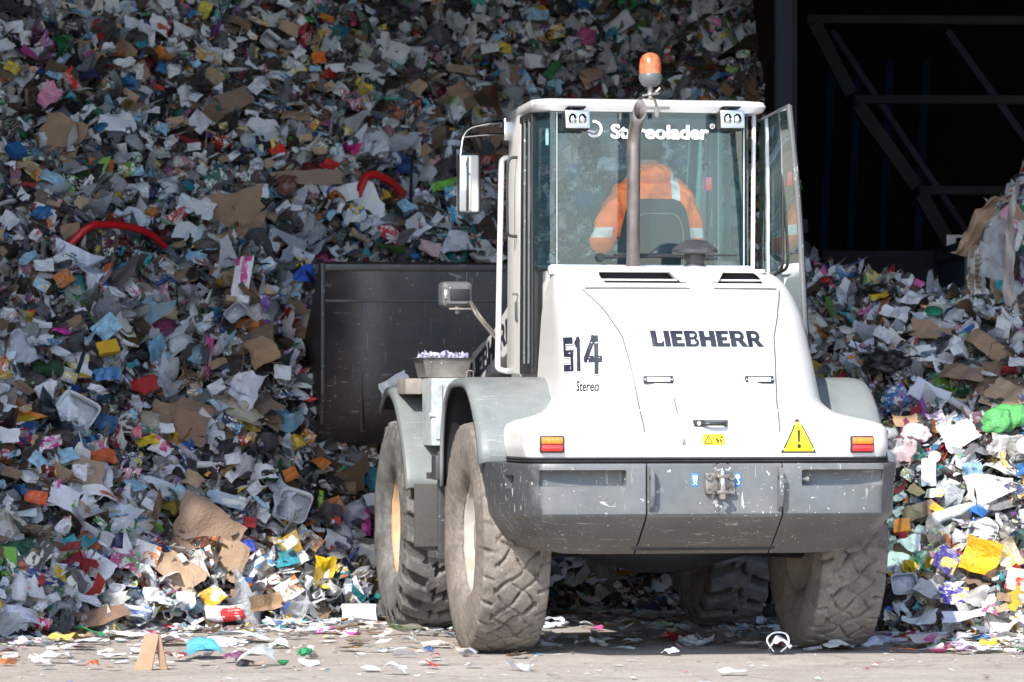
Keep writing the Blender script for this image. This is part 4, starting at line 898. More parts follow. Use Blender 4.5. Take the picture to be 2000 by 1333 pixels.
# red corrugated hose, red curved plastic, thin rods
def wp(px, py, d=.08): h = hit(px, py); return Vector(h)+Vector((0, -d, d*.4))
bm = B(); pts = smooth_path([wp(140, 492, .12), wp(185, 478, .32), wp(250, 482, .34), wp(300, 492, .3), wp(326, 502, .16)], rad=.3)
dense = [];
for a, b in zip(pts, pts[1:]):
    k = max(1, int((b-a).length/.012)); dense += [a.lerp(b, i/k) for i in range(k)]
n_ = 10; up = Vector((0, 0, 1)); rings = []
for i, p in enumerate(dense):
    d = (dense[min(i+1, len(dense)-1)]-dense[max(i-1, 0)]).normalized(); u_ = up.cross(d).normalized(); v_ = d.cross(u_); ra = .024+.004*(i % 2)
    rings.append([p+(u_*math.cos(a)+v_*math.sin(a))*ra for a in [2*math.pi*k/n_ for k in range(n_)]])
loft(bm, rings, close=True, capends=True)
M['redplastic'] = plain('red_plastic', (.50, .012, .015), .4, var=.15)
finish(obj('corrugated_hose', bm, M['redplastic']), 'red corrugated hose lying across the left pile', 'hose'); PLACED.append((235, 488, 80, 'red hose'))
bm = B(); tube(bm, [wp(700, 400, .15), wp(720, 378, .36), wp(760, 392, .36), wp(788, 402, .2)], .03, 8, .15)
finish(obj('plastic_hoop', bm, M['redplastic']), 'curved red plastic hoop above the black bucket', 'plastic hoop'); PLACED.append((740, 390, 40, 'red plastic hoop'))
bm = B(); tube(bm, [wp(803, 405, .1), wp(806, 360, .35), wp(812, 330, .3)], .012, 8, .1)
finish(obj('metal_rod', bm, M['dark']), 'bent dark rod sticking up left of the mirror', 'rod')
bm = B(); a_, b_ = P(40, 0, 33.2), P(38, 170, 33.2); tube(bm, [a_+Vector((0, 0, .3)), b_], .012, 8); finish(obj('metal_rod', bm, M['dark']), 'straight dark rod hanging at the far upper left', 'rod')
# strips hanging over the right-hand container
PLACED_N = len(PLACED)
def ribbon(name, pts, wd, kind, c, pat, c2, label, cat, seg=26, mi=0, amp=.02):
    pts = [Vector(p) for p in smooth_path(pts, rad=.25)]; L_ = [0]
    for a, b in zip(pts, pts[1:]): L_.append(L_[-1]+(b-a).length)
    rows = []; UV = []
    for i in range(seg+1):
        s = L_[-1]*i/seg; j = min(max(k for k in range(len(L_)) if L_[k] <= s+1e-9), len(pts)-2); t = (s-L_[j])/max(1e-6, L_[j+1]-L_[j]); p = pts[j].lerp(pts[j+1], t)
        w_ = wd[0]+(wd[1]-wd[0])*i/seg; w_ *= 1+.10*math.sin(i*1.3+i*i*.37)+.08*math.sin(i*.53+1)
        for k in range(6):
            u = k/5-.5; rows.append((p.x+u*w_, p.y+amp*math.sin(u*14+i*.35)-.3*w_*abs(u), p.z+.04*math.sin(i*.9)*u)); UV.append((u+.5, s/L_[-1]*2))
    V = np.array(rows); Q = [(a*6+k, a*6+k+1, a*6+k+7, a*6+k+6) for a in range(seg) for k in range(5)]
    Lt = Litter(); Lt.add((V, Q, np.array(UV)), np.eye(3), 0, mi, c, pat, c2); o = Lt.build(name, loc=tuple(rows[0])); finish(o, label, cat, 'strips hanging over the blue container'); return o
# blue container with waste heaped on it
CN = empty('blue_container', (3.22, 30.6, 0)); finish(CN, 'rusty dark blue steel container half buried behind the right heap', 'container')
bm = B(); box(bm, (0, 0, 0), (2.6, 1.9, 2.55), .01); obj('body', bm, M['bluepaint'], CN)
bm = B(); box(bm, (-.03, -.04, 2.5), (2.63, 1.94, 2.6), .01)
for i in range(5): box(bm, (.05+i*.55, -.05, .1), (.13+i*.55, -.002, 2.5), .008)
obj('rib', bm, M['bluepaint'], CN)
def HT(x, y): return 2.5+np.minimum(np.clip((x-3.4)*1.3, 0, .75), np.clip((5.5-x)*.9, 0, .75))*np.clip((y-30.3)*3, .3, 1)*np.clip((32.5-y)*1.4, 0, 1)+.2*fn(x*2, y*2)
bm = B(); xs_ = np.linspace(3.36, 5.8, 24); ys_ = np.linspace(30.5, 32.5, 20)
loft(bm, [[(x, y, float(HT(x, y))-.05) for x in xs_] for y in ys_]); finish(obj('waste_pile_base', bm, moundm.m, None, 0), kind='structure')
Lt = Litter()
for i in range(900):
    x, y = rng.uniform(3.36, 5.4), rng.uniform(30.4, 32.3); k = KW[rng.choice(len(KW), p=KP)]; c, pt, c2 = colour(k)
    z = float(HT(x, y))-(.25*rng.random() if y < 30.7 else 0)
    Lt.add(T[k][rng.integers(len(T[k]))], frame(np.array((0, -.6, 1))+rng.normal(0, .6, 3), rng.uniform(0, 6.28))*rng.uniform(.07, .28), np.array((x, y, z)), MATI[k], c, pt, c2)
for i in range(110):                              # film and board hanging down the container's front
    x = rng.uniform(3.38, 4.6); z = rng.uniform(2.0, 2.7); k = ['film', 'card', 'crump', 'strip'][rng.integers(4)]; c, pt, c2 = colour(k)
    Lt.add(T[k][rng.integers(len(T[k]))], frame(np.array((0, -1, .2))+rng.normal(0, .35, 3), 1.57+rng.normal(0, .4))*rng.uniform(.1, .35), np.array((x, 30.5+rng.uniform(-.1, .05), z)), MATI[k], c, pt, c2)
finish(Lt.build('waste_scraps'), 'loose mixed scraps heaped on the blue container at the right edge', 'waste', None, 'stuff')
q = lambda px, py, Y=30.3: P(px, py, Y)
ribbon('hanging_strip', [q(1975, 395), q(1925, 420), q(1908, 500), q(1905, 560), q(1922, 612)], (.09, .17), 0, (.36, .27, .19), .9, (.66, .66, .66), 'wide brown and white wrapping strip hanging over the blue container', 'wrapping strip', mi=2, amp=.035)
ribbon('hanging_strip', [q(1955, 430, 30.1), q(1938, 470, 30.1), q(1942, 545, 30.1)], (.14, .2), 0, (.60, .60, .62), .1, (.7, .7, .7), 'grey see-through film hanging in front of the brown strip', 'film', mi=1, amp=.04)
ribbon('hanging_strip', [q(1990, 352, 30.1), q(1972, 420, 30.0), q(1972, 520, 30.0), q(1968, 560, 30.0), q(1978, 612, 30.0)], (.035, .09), 0, (.52, .46, .42), .1, (.7, .7, .7), 'long thin beige strip hanging down to a ragged end', 'strip', mi=0, amp=.015)
ribbon('hanging_strip', [q(1990, 380, 30.2), q(1930, 395, 30.2), q(1890, 480, 30.25), q(1878, 500, 30.3)], (.10, .14), 0, (.36, .24, .15), .1, (.7, .7, .7), 'tan cardboard strip bowed over the container corner', 'cardboard', mi=2)
ribbon('hanging_strip', [q(1925, 600, 30.1), q(1935, 620, 30.0), q(1950, 650, 29.9)], (.18, .22), 0, (.62, .62, .62), .1, (.7, .7, .7), 'torn translucent film end below the brown strip', 'film', mi=1)

# many more single pieces, each named by what lies next to it
CN_ = {'white': (.74, .74, .76), 'pale grey': (.5, .51, .54), 'brown': (.28, .18, .11), 'tan': (.42, .29, .18), 'red': (.6, .03, .03), 'yellow': (.82, .55, .03), 'blue': (.03, .2, .52), 'light blue': (.35, .60, .75),
       'teal': (.02, .33, .4), 'green': (.04, .27, .08), 'lime green': (.22, .48, .07), 'pink': (.75, .12, .36), 'orange': (.85, .25, .03), 'purple': (.20, .06, .32), 'black': (.02, .02, .022), 'navy': (.03, .04, .13)}
LAND = [(a, b, s) for a, b, _, s in PLACED if s]
def rel(dx, dy):
    a = math.degrees(math.atan2(-dy, dx)) % 360
    return ['right of', 'up and right of', 'above', 'up and left of', 'left of', 'down and left of', 'below', 'down and right of'][int(((a+22.5) % 360)//45)]
def hidden(px, py):
    for x0, y0, x1, y1 in ((900, 195, 1590, 1240), (585, 525, 1000, 860), (735, 760, 1000, 1220), (1500, 740, 1745, 1240), (1460, -50, 1960, 500), (1200, 110, 1330, 200), (1570, 480, 1880, 570)):
        if x0 < px < x1 and y0 < py < y1: return True
    return False
used = {}
KS = [('paper_sheet', .34), ('cardboard_piece', .12), ('plastic_bag', .24), ('food_packet', .14), ('carton', .06), ('plastic_bottle', .08), ('plastic_tub', .02)]
cand = [(p[0], p[1], p[2]) for p in PLACED]; made = 0; tries = 0
while made < 520 and tries < 60000:
    tries += 1
    px, py = r2.uniform(-10, 2010), r2.uniform(-5, 1235)
    if hidden(px, py): continue
    if px < 1560 and py > 1180 and px > 740: continue
    h = hit(px, py)
    if h is None or h[2] < .04: continue
    near = py > 560 or px > 1560
    s_ = float(r2.uniform(24, 62) if near else r2.uniform(20, 50))
    if any((px-a)**2+(py-b)**2 < (c*1.0+s_*.32)**2 for a, b, c in cand): continue
    k = KS[r2.choice(len(KS), p=np.array([q_[1] for q_ in KS]))][0]
    cn = {'paper_sheet': ['white', 'white', 'white', 'pale grey', 'light blue', 'tan'], 'cardboard_piece': ['brown', 'brown', 'tan'], 'plastic_bag': ['white', 'white', 'white', 'pale grey', 'pale grey', 'light blue', 'black', 'blue'],
          'food_packet': ['red', 'yellow', 'blue', 'green', 'pink', 'orange', 'navy', 'white', 'white', 'white', 'light blue', 'teal', 'white'], 'carton': ['white', 'brown', 'blue', 'red', 'white', 'orange'],
          'plastic_bottle': ['white', 'green', 'light blue', 'pale grey'], 'plastic_tub': ['white', 'pale grey', 'white', 'black']}[k]
    cn = cn[r2.integers(len(cn))]; c = np.array(CN_[cn])*r2.uniform(.85, 1.05)*(1 if cn in ('white', 'pale grey', 'brown', 'tan', 'light blue', 'black') else .72); sub = None; st = ''
    pat = float(r2.choice([.1, .45, .9] if k in ('paper_sheet', 'carton', 'food_packet') else [.1]))
    if k == 'paper_sheet': sub = 'flat' if r2.random() < .4 else None; st = 'smooth' if sub else 'crumpled'
    if k == 'plastic_bag': sub = ['solid', None, 'blob'][r2.choice(3, p=[.45, .4, .15])]; st = {'solid': 'creased', None: 'see-through', 'blob': 'bulging'}[sub]
    if k == 'cardboard_piece': sub = 'flat' if r2.random() < .5 else None; st = 'flat' if sub else 'creased'
    if k in ('plastic_tub',): sub = [None, 'cup', 'cup', 'lid', None][r2.integers(5)]
    if pat == .45 and not st: st = 'lettered'
    elif pat == .9: st = (st+' patterned').strip()
    noun = {'paper_sheet': 'paper', 'cardboard_piece': 'cardboard', 'plastic_bag': 'plastic film', 'food_packet': 'packet', 'carton': 'box', 'plastic_bottle': 'bottle', 'plastic_tub': {None: 'plastic tray', 'cup': 'cup', 'lid': 'lid', 'bowl': 'bowl'}.get(sub)}[k]
    size = 'large' if s_ > 48 else 'small' if s_ < 30 else ''
    near_l = sorted(LAND, key=lambda q_: (q_[0]-px)**2+(q_[1]-py)**2)[:5]; lab = None
    for a, b, nm in near_l:
        t_ = ' '.join(f'{size} {st} {cn} {noun} just {rel(px-a, py-b)} the {nm}'.split())
        if t_ not in used and len(t_.split()) <= 16: lab = t_; break
    if lab is None: continue
    used[lab] = 1
    asp = r2.uniform(.4, .9)
    o = item(k, px, py, s_, s_*asp, c, lab, None, pat, pick(CLR, r2), rot=float(r2.uniform(-50, 50)), tilt=.7, sub=sub, mi=(3 if k == 'plastic_bottle' and r2.random() < .6 else None))
    if o: cand.append((px, py, s_*.42)); made += 1
print('single pieces', made, len(PLACED))

# flattened crumbs and scraps trodden into the concrete
Lt = Litter()
def front(x): return float(np.interp(x, BX, BY))
for i in range(9000):
    x = rng.uniform(-4.2, 4.6); u = rng.random()
    y = front(x)-rng.exponential(.55)+.3 if u < .8 else rng.uniform(21.8, front(x))
    if 1.0 < x < 4.2 and rng.random() < .5: y = front(x)-rng.random()*1.6
    if y < 21.5: continue
    k = ['paper', 'bit', 'bit', 'crump', 'card', 'strip'][rng.choice(6, p=[.15, .45, .2, .08, .08, .04])]; c, pt, c2 = colour('paper' if k == 'bit' else k)
    s = .012*(.14/.012)**(rng.random()**1.6); s *= 1 if u < .8 else .45
    if k == 'card': s = min(s, .07)
    A = frame(np.array((0, 0, 1.))+rng.normal(0, .12, 3), rng.uniform(0, 6.28))*s; A[2] *= .35
    Lt.add(T[k][rng.integers(len(T[k]))], A, np.array((x, y, gz(x, y)+.008+.06*s)), MATI[k] if k != 'film' else 0, c, pt, c2)
for i in range(900):
    x = rng.uniform(-4, 4.6); y = front(x)-abs(rng.normal(0, .55))+.1
    if i > 520: x, y = rng.uniform(-.6, 3.2), rng.uniform(24.9, 29)
    if i > 780: x, y = rng.uniform(-3.2, .2), rng.uniform(23, 27.5)
    k = ['paper', 'crump', 'packet', 'film', 'strip'][rng.choice(5, p=[.42, .28, .1, .15, .05])]; c, pt, c2 = colour(k); s = rng.uniform(.06, .17)
    A = frame(np.array((0, 0, 1.))+rng.normal(0, .1, 3), rng.uniform(0, 6.28))*s; A[2] *= .4
    Lt.add(T[k][rng.integers(len(T[k]))], A, np.array((x, y, gz(x, y)+.012+.10*s)), MATI[k], c, pt, c2)
finish(Lt.build('paper_crumbs'), 'trodden paper crumbs and scraps scattered over the concrete', 'litter', None, 'stuff')

# ------------------------------------------------------------------ the wheel loader (x to its right, y to its front, z up)
LD = finish(empty('wheel_loader', (RX, RY, 0), PSI), 'white wheel loader with grey fenders, orange beacon and raised black bucket, seen from behind', 'wheel loader')
def lo(name, bm, mat, parent=None, smooth=35): return obj(name, bm, M[mat] if isinstance(mat, str) else mat, parent or LD, smooth)
ZT = [1.145, 1.20, 1.30, 1.34, 1.362, 1.39, 1.45, 1.65, 1.80, 1.95, 2.05, 2.12, 2.18, 2.215, 2.235, 2.24]
WT = [1.035, 1.05, 1.045, 1.01, .90, .80, .745, .735, .725, .715, .70, .685, .66, .61, .53, .46]
YT = [-1.27, -1.285, -1.275, -1.255, -1.235, -1.215, -1.19, -1.10, -1.00, -.86, -.70, -.56, -.40, -.30, -.20, -.14]
RT = [.13, .13, .13, .15, .22, .32, .40, .43, .42, .38, .34, .30, .25, .22, .18, .15]
def sm(z, T_):
    k = .014; return float(sum(np.interp(z+o, ZT, T_)*w_ for o, w_ in ((-k, .25), (0, .5), (k, .25))))
def outline(z):
    w_, yr, r_ = sm(z, WT), sm(z, YT), sm(z, RT); yf = float(np.interp(z, [1.36, 1.42], [-.45, .12])); pts = []
    for i in range(7): pts.append((-w_+.03*(1-i/6)*(z > 1.45), yf+(yr+r_-yf)*i/7))
    for i in range(10): a = math.pi/2*i/9; pts.append((-w_+r_-r_*math.cos(a), yr+r_-r_*math.sin(a)))
    for i in range(1, 10): x = (-w_+r_)*(1-i/9); pts.append((x, yr-.018*(1-(x/w_)**2)))
    return pts+[(-x, y) for x, y in pts[-2::-1]]
def hood_pt(u, z, off=.0):                        # u = metres along the skin from the centre line (negative = left)
    o = outline(z); c = len(o)//2; s = 0; step = 1 if u > 0 else -1; i = c; u_ = abs(u)
    while 0 < i < len(o)-1:
        a, b = o[i], o[i+step]; d = math.hypot(a[0]-b[0], a[1]-b[1])
        if s+d >= u_: break
        s += d; i += step
    t = (u_-s)/d; x, y = a[0]+(b[0]-a[0])*t, a[1]+(b[1]-a[1])*t
    nx_, ny_ = (b[1]-a[1])*step, -(b[0]-a[0])*step; q_ = math.hypot(nx_, ny_)
    zz_ = (sm(z+.01, YT)-sm(z-.01, YT))/.02
    n = Vector((nx_/q_, ny_/q_, zz_*-ny_/q_*-1 if ny_ else 0)); n = Vector((nx_/q_, ny_/q_, max(-.2, min(2., zz_))*abs(ny_/q_))).normalized()
    return Vector((x, y, z))+n*off
zs = [1.145]+list(np.linspace(1.17, 1.50, 20))+list(np.linspace(1.53, 2.0, 16))+list(np.linspace(2.02, 2.235, 20))+[2.24]
VENT = (2.125, 2.20)
bm = B(); rows = [[(x, y, z) for x, y in outline(z)] for z in zs]
vr = loft(bm, rows)
for a, b in ((vr[-1][i], vr[-1][-1-i]) for i in range(0)): pass
bm.faces.new(vr[-1]); bm.faces.new(vr[0][::-1])
kill = [f for f in bm.faces if VENT[0] < f.calc_center_median().z < VENT[1] and -.44 < f.calc_center_median().x < .50 and f.calc_center_median().y < -.2]
bmesh.ops.delete(bm, geom=kill, context='FACES')
lo('hood', bm, 'white', smooth=50)
# vent recess with its bars and centre web
bm = B(); box(bm, (-.47, -.30, 2.09), (.56, -.12, 2.205)); lo('vent_recess', bm, 'dark')
VE = B(); box(VE, (-.47, -.50, 2.118), (.55, -.44, 2.134), .006); box(VE, (-.47, -.40, 2.148), (.55, -.34, 2.160), .005); box(VE, (-.47, -.33, 2.198), (.55, -.24, 2.222), .006)
prism(VE, [(-.04, -.36, 2.215), (.30, -.36, 2.215), (.24, -.455, 2.140), (.02, -.455, 2.140)], Vector((0, .10, 0)), .008); lo('vent_bar', VE, 'white')
# tailgate seams and the little rib on the top
bm = B()
def seam(bm, pts, w_=.004, up=.0015):
    for (u0, z0), (u1, z1) in zip(pts, pts[1:]):
        n = max(1, int(math.hypot(u1-u0, z1-z0)/.03)); d = Vector((u1-u0, z1-z0)).normalized(); q_ = Vector((-d.y, d.x))*w_/2
        for i in range(n):
            a = (u0+(u1-u0)*i/n, z0+(z1-z0)*i/n); b = (u0+(u1-u0)*(i+1)/n, z0+(z1-z0)*(i+1)/n)
            vs = [bm.verts.new(hood_pt(p[0]+s_*q_.x, p[1]+s_*q_.y, up)) for p, s_ in ((a, -1), (b, -1), (b, 1), (a, 1))]
            bm.faces.new(vs)
for sg in (-1, 1): seam(bm, [(sg*.60, 2.095), (sg*.52, 1.98), (sg*.445, 1.82), (sg*.415, 1.60), (sg*.385, 1.285)], .010)
seam(bm, [(-.385, 1.285), (-.37, 1.28)], .004)
seam(bm, [(-.58, 2.1), (.58, 2.1)], .011); lo('panel_seam', bm, 'cw')
bm = B(); prism(bm, [hood_pt(-.20, 1.47, .001), hood_pt(-.193, 1.47, .006), hood_pt(-.155, 1.22, .012), hood_pt(-.175, 1.21, .001)], Vector((0, .01, 0))); lo('hood_crease', bm, 'cw')
bm = B(); rows = []
for i in range(9):
    t = i/8; z = 2.13-.10*t; wd = .075-.012*t; h_ = .045*(1-t)**.7+.002
    rows.append([hood_pt(.10+u*wd+.015*t, z, (h_ if abs(u) < .8 else .0)) for u in (-1, -.75, -.4, 0, .4, .75, 1)])
loft(bm, rows); lo('hood_blister', bm, 'white', smooth=60)
# rubber strip under the hood
def ring(off, z): return [(x+(off if x > 0 else -off)*min(1, abs(x)/.9), y-off, z) for x, y in outline(1.16)]
bm = B(); loft(bm, [ring(-.03, 1.112), ring(.006, 1.114), ring(.012, 1.122), ring(.004, 1.129), ring(.012, 1.136), ring(.004, 1.145), ring(-.03, 1.146)]); lo('rubber_strip', bm, 'rubberseal')

# lettering: flat letters laid onto the skin
def on_hood(bm, u0, z0, off=.002): return mapbm(bm, lambda x, y, z: hood_pt(u0+x, z0+y, off))
def slab_letters(s, h=1., wt=.34):                # heavy slab capitals as polygons
    t = wt; G_ = {}
    def rects(*rs): return [[(a, b), (c, b), (c, d), (a, d)] for a, b, c, d in rs]
    G_['L'] = (rects((0, 0, t, 1), (t, 0, .80, .24))+[[(.62, .24), (.80, .24), (.80, .42)]], .86)
    G_['I'] = (rects((0, 0, t, 1)), t+.07)
    G_['E'] = (rects((0, 0, t, 1), (t, 0, .84, .23), (t, .385, .70, .61), (t, .77, .84, 1)), .90)
    G_['H'] = (rects((0, 0, t, 1), (t, .385, .68, .63), (.68, 0, .68+t, 1)), .68+t+.07)
    def arc(cx, cy, ro, ri, ky=1, n=9):
        o = []
        for i in range(n):
            a, b = -math.pi/2+math.pi*i/n, -math.pi/2+math.pi*(i+1)/n
            o.append([(cx+ro*math.cos(a), cy+ky*ro*math.sin(a)), (cx+ro*math.cos(b), cy+ky*ro*math.sin(b)), (cx+ri*math.cos(b), cy+ky*ri*math.sin(b)*.45), (cx+ri*math.cos(a), cy+ky*ri*math.sin(a)*.45)])
        return o
    up_ = arc(.62, .745, .255, .10); lo_ = arc(.64, .27, .27, .10)
    G_['B'] = (rects((0, 0, t, 1), (t, .80, .62, 1), (t, .44, .63, .60), (t, 0, .64, .17))+up_+lo_, .98)
    G_['R'] = (rects((0, 0, t, 1), (t, .80, .64, 1), (t, .36, .64, .56))+arc(.64, .68, .32, .10)+[[(.46, .40), (.74, 0), (1.16, 0), (.82, .42)]], 1.14)
    bm = B(); x = 0
    for ch in s:
        ps, adv = G_[ch]
        for p in ps: bm.faces.new([bm.verts.new((x+a, b, 0)) for a, b in p])
        x += adv
    bmesh.ops.triangulate(bm, faces=bm.faces); return bm
sub = lambda bm, c=1: (bmesh.ops.subdivide_edges(bm, edges=bm.edges, cuts=c), bm)[1]
a = L(1271, 662, -1.07); b = L(1493, 662, -1.07); zt = CH+(HY-662)/F*24.15
lo('maker_lettering', on_hood(sub(fit(slab_letters('LIEBHERR', wt=.38), .655, .092)), .045, zt), 'logo', smooth=0)
# model number, three nested layers like the decal: dark edge, white line, dark core
def digits(kind):
    def stroke(pts, w_):                          # mitred strips
        out = []
        for p, q_ in zip(pts, pts[1:]):
            d = Vector((q_[0]-p[0], q_[1]-p[1])); d.normalize(); n = Vector((-d.y, d.x))*w_; e = d*w_
            out.append([(p[0]-e.x-n.x, p[1]-e.y-n.y), (q_[0]+e.x-n.x, q_[1]+e.y-n.y), (q_[0]+e.x+n.x, q_[1]+e.y+n.y), (p[0]-e.x+n.x, p[1]-e.y+n.y)])
        return out
    w_ = {'outer': .138, 'mid': .120, 'core': .096}[kind]
    five = [(.66, .88), (.16, .88), (.16, .52), (.66, .52), (.66, .12), (.12, .12)]; one = [(1.06, .88), (1.06, .12)]; four = [(1.90, .04), (1.90, .92), (1.78, .92), (1.42, .36), (2.04, .36)]
    bm = B()
    for ps in (five, one, [(.96, .80), (1.06, .88)], four):
        for p in stroke(ps, w_): bm.faces.new([bm.verts.new((x+.17*y, y, 0)) for x, y in p])
    bmesh.ops.triangulate(bm, faces=bm.faces); bmesh.ops.subdivide_edges(bm, edges=bm.edges, cuts=2)
    for v in bm.verts: v.co = Vector(((v.co.x-1.1)*.150, (v.co.y-.5)*.205, 0))
    return bm
u5, z5 = -.745, CH+(HY-693)/F*24.35
for k_, off, mt in (('outer', .0018, 'logo'), ('mid', .0030, 'decalwhite'), ('core', .0042, 'logo')): lo('model_number', on_hood(digits(k_), u5, z5, off), mt, smooth=0)
lo('model_lettering', on_hood(fit(text_bm('Stereo', 1, .02, .25, .8, sub=1), .17, .06), -.70, CH+(HY-755)/F*24.3), 'decalblack', smooth=0)

# lights, handle and stickers on the rear
for sg, px in ((-1, 1077), (1, 1682)):
    q = L(px, 868, -1.27); x0 = q.x; z0 = q.z; u = x0; TLp = empty('tail_light', tuple(hood_pt(u, z0, 0)), 0, LD)
    # turned to sit on the rounded corner
    n = (hood_pt(u, z0, .1)-hood_pt(u, z0, 0)); TLp.rotation_euler = (0, 0, math.atan2(n.x, -n.y)*-1 if False else math.atan2(n.x, -n.y))
    bm = B(); box(bm, (-.069, -.012, -.048), (.069, .03, .048), .012); lo('housing', bm, 'black', TLp)
    bm = B(); box(bm, (-.060, -.024, .002), (.060, 0, .040), .008); lo('indicator_lens', bm, 'amber', TLp)
    bm = B(); box(bm, (-.060, -.024, -.040), (.060, 0, -.002), .008); lo('brake_lens', bm, 'red', TLp)
for px in (1286.5, 1485):
    q = L(px, 742, -1.16); e = empty('marker_light', tuple(hood_pt(q.x, q.z, 0)), 0, LD); e.rotation_euler = (R(-6), 0, R(-3 if px < 1300 else 3))
    bm = B(); box(bm, (-.084, -.012, -.021), (.084, .015, .021), .005); lo('housing', bm, 'black', e)
    bm = B(); box(bm, (-.066, -.018, -.012), (.066, -.004, .013), .004); lo('lens', bm, 'decalwhite', e)
    bm = B()
    for s_ in (-1, 1): lathe(bm, [(0, -.016), (.005, -.016), (.005, -.01)], 10, (s_*.076, 0, 0), 'Y')
    lo('screw', bm, 'chrome', e)
q = L(1383, 828, -1.23); e = empty('latch_handle', tuple(hood_pt(q.x, q.z, 0)), 0, LD)
bm = B(); box(bm, (-.095, -.012, -.018), (-.03, .01, .020), .008); box(bm, (.075, -.012, -.016), (.098, .01, .016), .006)
tube(bm, [(-.05, -.02, 0), (-.02, -.045, 0), (.07, -.045, 0), (.088, -.01, 0)], .0115, 10, .02); lo('grip', bm, 'black', e)
bm = B(); lathe(bm, [(0, -.022), (.013, -.022), (.014, -.01)], 14, (-.068, 0, .002), 'Y'); lo('lock', bm, 'chrome', e)
bm = B(); box(bm, (-.10, .001, -.026), (.102, .004, .022), .004); lo('handle_recess', bm, 'cw', e)
def flat(pts, u0, z0, off): # polygon in sticker coordinates
    bm = B(); bm.faces.new([bm.verts.new((x, y, 0)) for x, y in pts]); bmesh.ops.triangulate(bm, faces=bm.faces); bmesh.ops.subdivide_edges(bm, edges=bm.edges, cuts=3, use_grid_fill=True); return on_hood(bm, u0, z0, off)
def joinbm(*b):
    o = B()
    for x in b: merge(o, x)
    return o
def disc(x, y, r_, n=14): return [(x+r_*math.cos(2*math.pi*i/n), y+r_*math.sin(2*math.pi*i/n)) for i in range(n)]
q = L(1556, 853, -1.25); tri = lambda s_, dy=0: [(-.102*s_, -.09*s_+dy), (.102*s_, -.09*s_+dy), (.008*s_, .096*s_+dy), (-.008*s_, .096*s_+dy)]
lo('warning_triangle', flat(tri(1), q.x, q.z, .002), 'decalblack', smooth=0)
lo('warning_triangle', flat(tri(.87, -.003), q.x, q.z, .0035), 'yellow', smooth=0)
lo('warning_triangle', joinbm(flat([(-.008, .035), (.008, .035), (.005, -.03), (-.005, -.03)], q.x, q.z, .005), flat(disc(0, -.052, .011), q.x, q.z, .005)), 'decalblack', smooth=0)
q = L(1390, 859, -1.25)
lo('warning_sticker', flat([(-.062, -.031), (.062, -.031), (.062, .031), (-.062, .031)], q.x, q.z, .002), 'yellow', smooth=0)
def ln_(x0, y0, x1, y1, w_=.0022):
    d = Vector((x1-x0, y1-y0)).normalized(); n = Vector((-d.y, d.x))*w_; return flat([(x0-n.x, y0-n.y), (x1-n.x, y1-n.y), (x1+n.x, y1+n.y), (x0+n.x, y0+n.y)], q.x, q.z, .0035)
lo('warning_sticker', joinbm(ln_(-.055, -.02, -.008, -.02), ln_(-.055, -.02, -.031, .022), ln_(-.008, -.02, -.031, .022), ln_(-.031, .01, -.031, -.005), ln_(-.031, -.011, -.031, -.015),
   ln_(0, -.03, 0, .03, .0008), ln_(.012, .005, .026, -.008, .005), ln_(.026, -.008, .022, -.02, .004), ln_(.036, .006, .044, -.018, .003), ln_(.034, -.006, .052, -.008, .002), flat(disc(.045, .013, .006), q.x, q.z, .0035)), 'decalblack', smooth=0)

# ---- counterweight
cwm = N('counterweight_rear')  # same paint as the counterweight, worn to black at the left corner
def cwpoly(z, s_, drop=0, inner=.392):
    o = [(inner, -1.345), (.60, -1.345), (.80, -1.34), (.955, -1.32), (.985, -1.305), (1.10, -1.13), (1.12, -1.09), (1.158, -.90), (1.172, -.50), (inner, -.50)]
    return [(s_*(x-(drop*.34+(1.11-z)*.10)*max(0, min(1, (x-.8)*3.5))), y+(drop if y < -.6 else 0)*(1 if y < -1.2 else .8), z+(.10*max(0, x-.75) if z < .7 else 0)) for x, y in o]
LV = [(1.11, .006), (1.10, 0), (.95, -.004), (.832, -.008), (.812, .006), (.70, .16), (.615, .29), (.60, .315)]
def scuff_faces(me):
    pass
for s_ in (-1, 1):
    bm = B(); rows = [cwpoly(z, s_, d) for z, d in LV]; loft(bm, rows, close=True, capends=True)
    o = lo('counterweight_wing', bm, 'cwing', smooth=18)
    c = B(); x0, x1 = sorted((s_*.50, s_*.985))
    prism(c, [(x0, -1.50, .985+(.0 if s_ < 0 else .0)), (x1, -1.50, .985), (x1, -1.50, 1.075), (x0, -1.50, 1.075)], Vector((0, .245, 0)), .012)
    x0, x1 = sorted((s_*1.30, s_*1.085)); box(c, (x0, -1.13, .97), (x1, -1.03, 1.045), .006)
    cut(o, c)
    bm = B(); xs_ = s_*.505
    lathe(bm, [(0, 0), (.012, 0), (.012, .03), (.018, .03), (.018, .045), (0, .045)], 10, (xs_ if s_ < 0 else xs_, -1.30, 1.02), 'X'); lo('latch_pin', bm, 'steel')
bm = B(); loft(bm, [[(-.382, -1.352+d, z), (.382, -1.352+d, z), (.382, -.5, z), (-.382, -.5, z)] for z, d in LV], close=True, capends=True)
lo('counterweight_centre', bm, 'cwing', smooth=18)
bm = B()
for s_ in (-1, 1):                                # lifting lugs at the joints
    pts = [(s_*.378, -1.34, 1.09), (s_*.378, -1.40, 1.085), (s_*.378, -1.425, 1.06), (s_*.378, -1.425, .93), (s_*.378, -1.40, .87), (s_*.378, -1.34, .83)]
    prism(bm, pts, Vector((-s_*.022, 0, 0)), .004)
lo('lifting_lug', bm, 'cw')
bm = B()
for s_ in (-1, 1): lathe(bm, [(0, -.013), (.013, -.013), (.013, .013), (0, .013)], 12, (s_*.367, -1.398, 1.03), 'X')
lo('lug_eye', bm, 'dark')
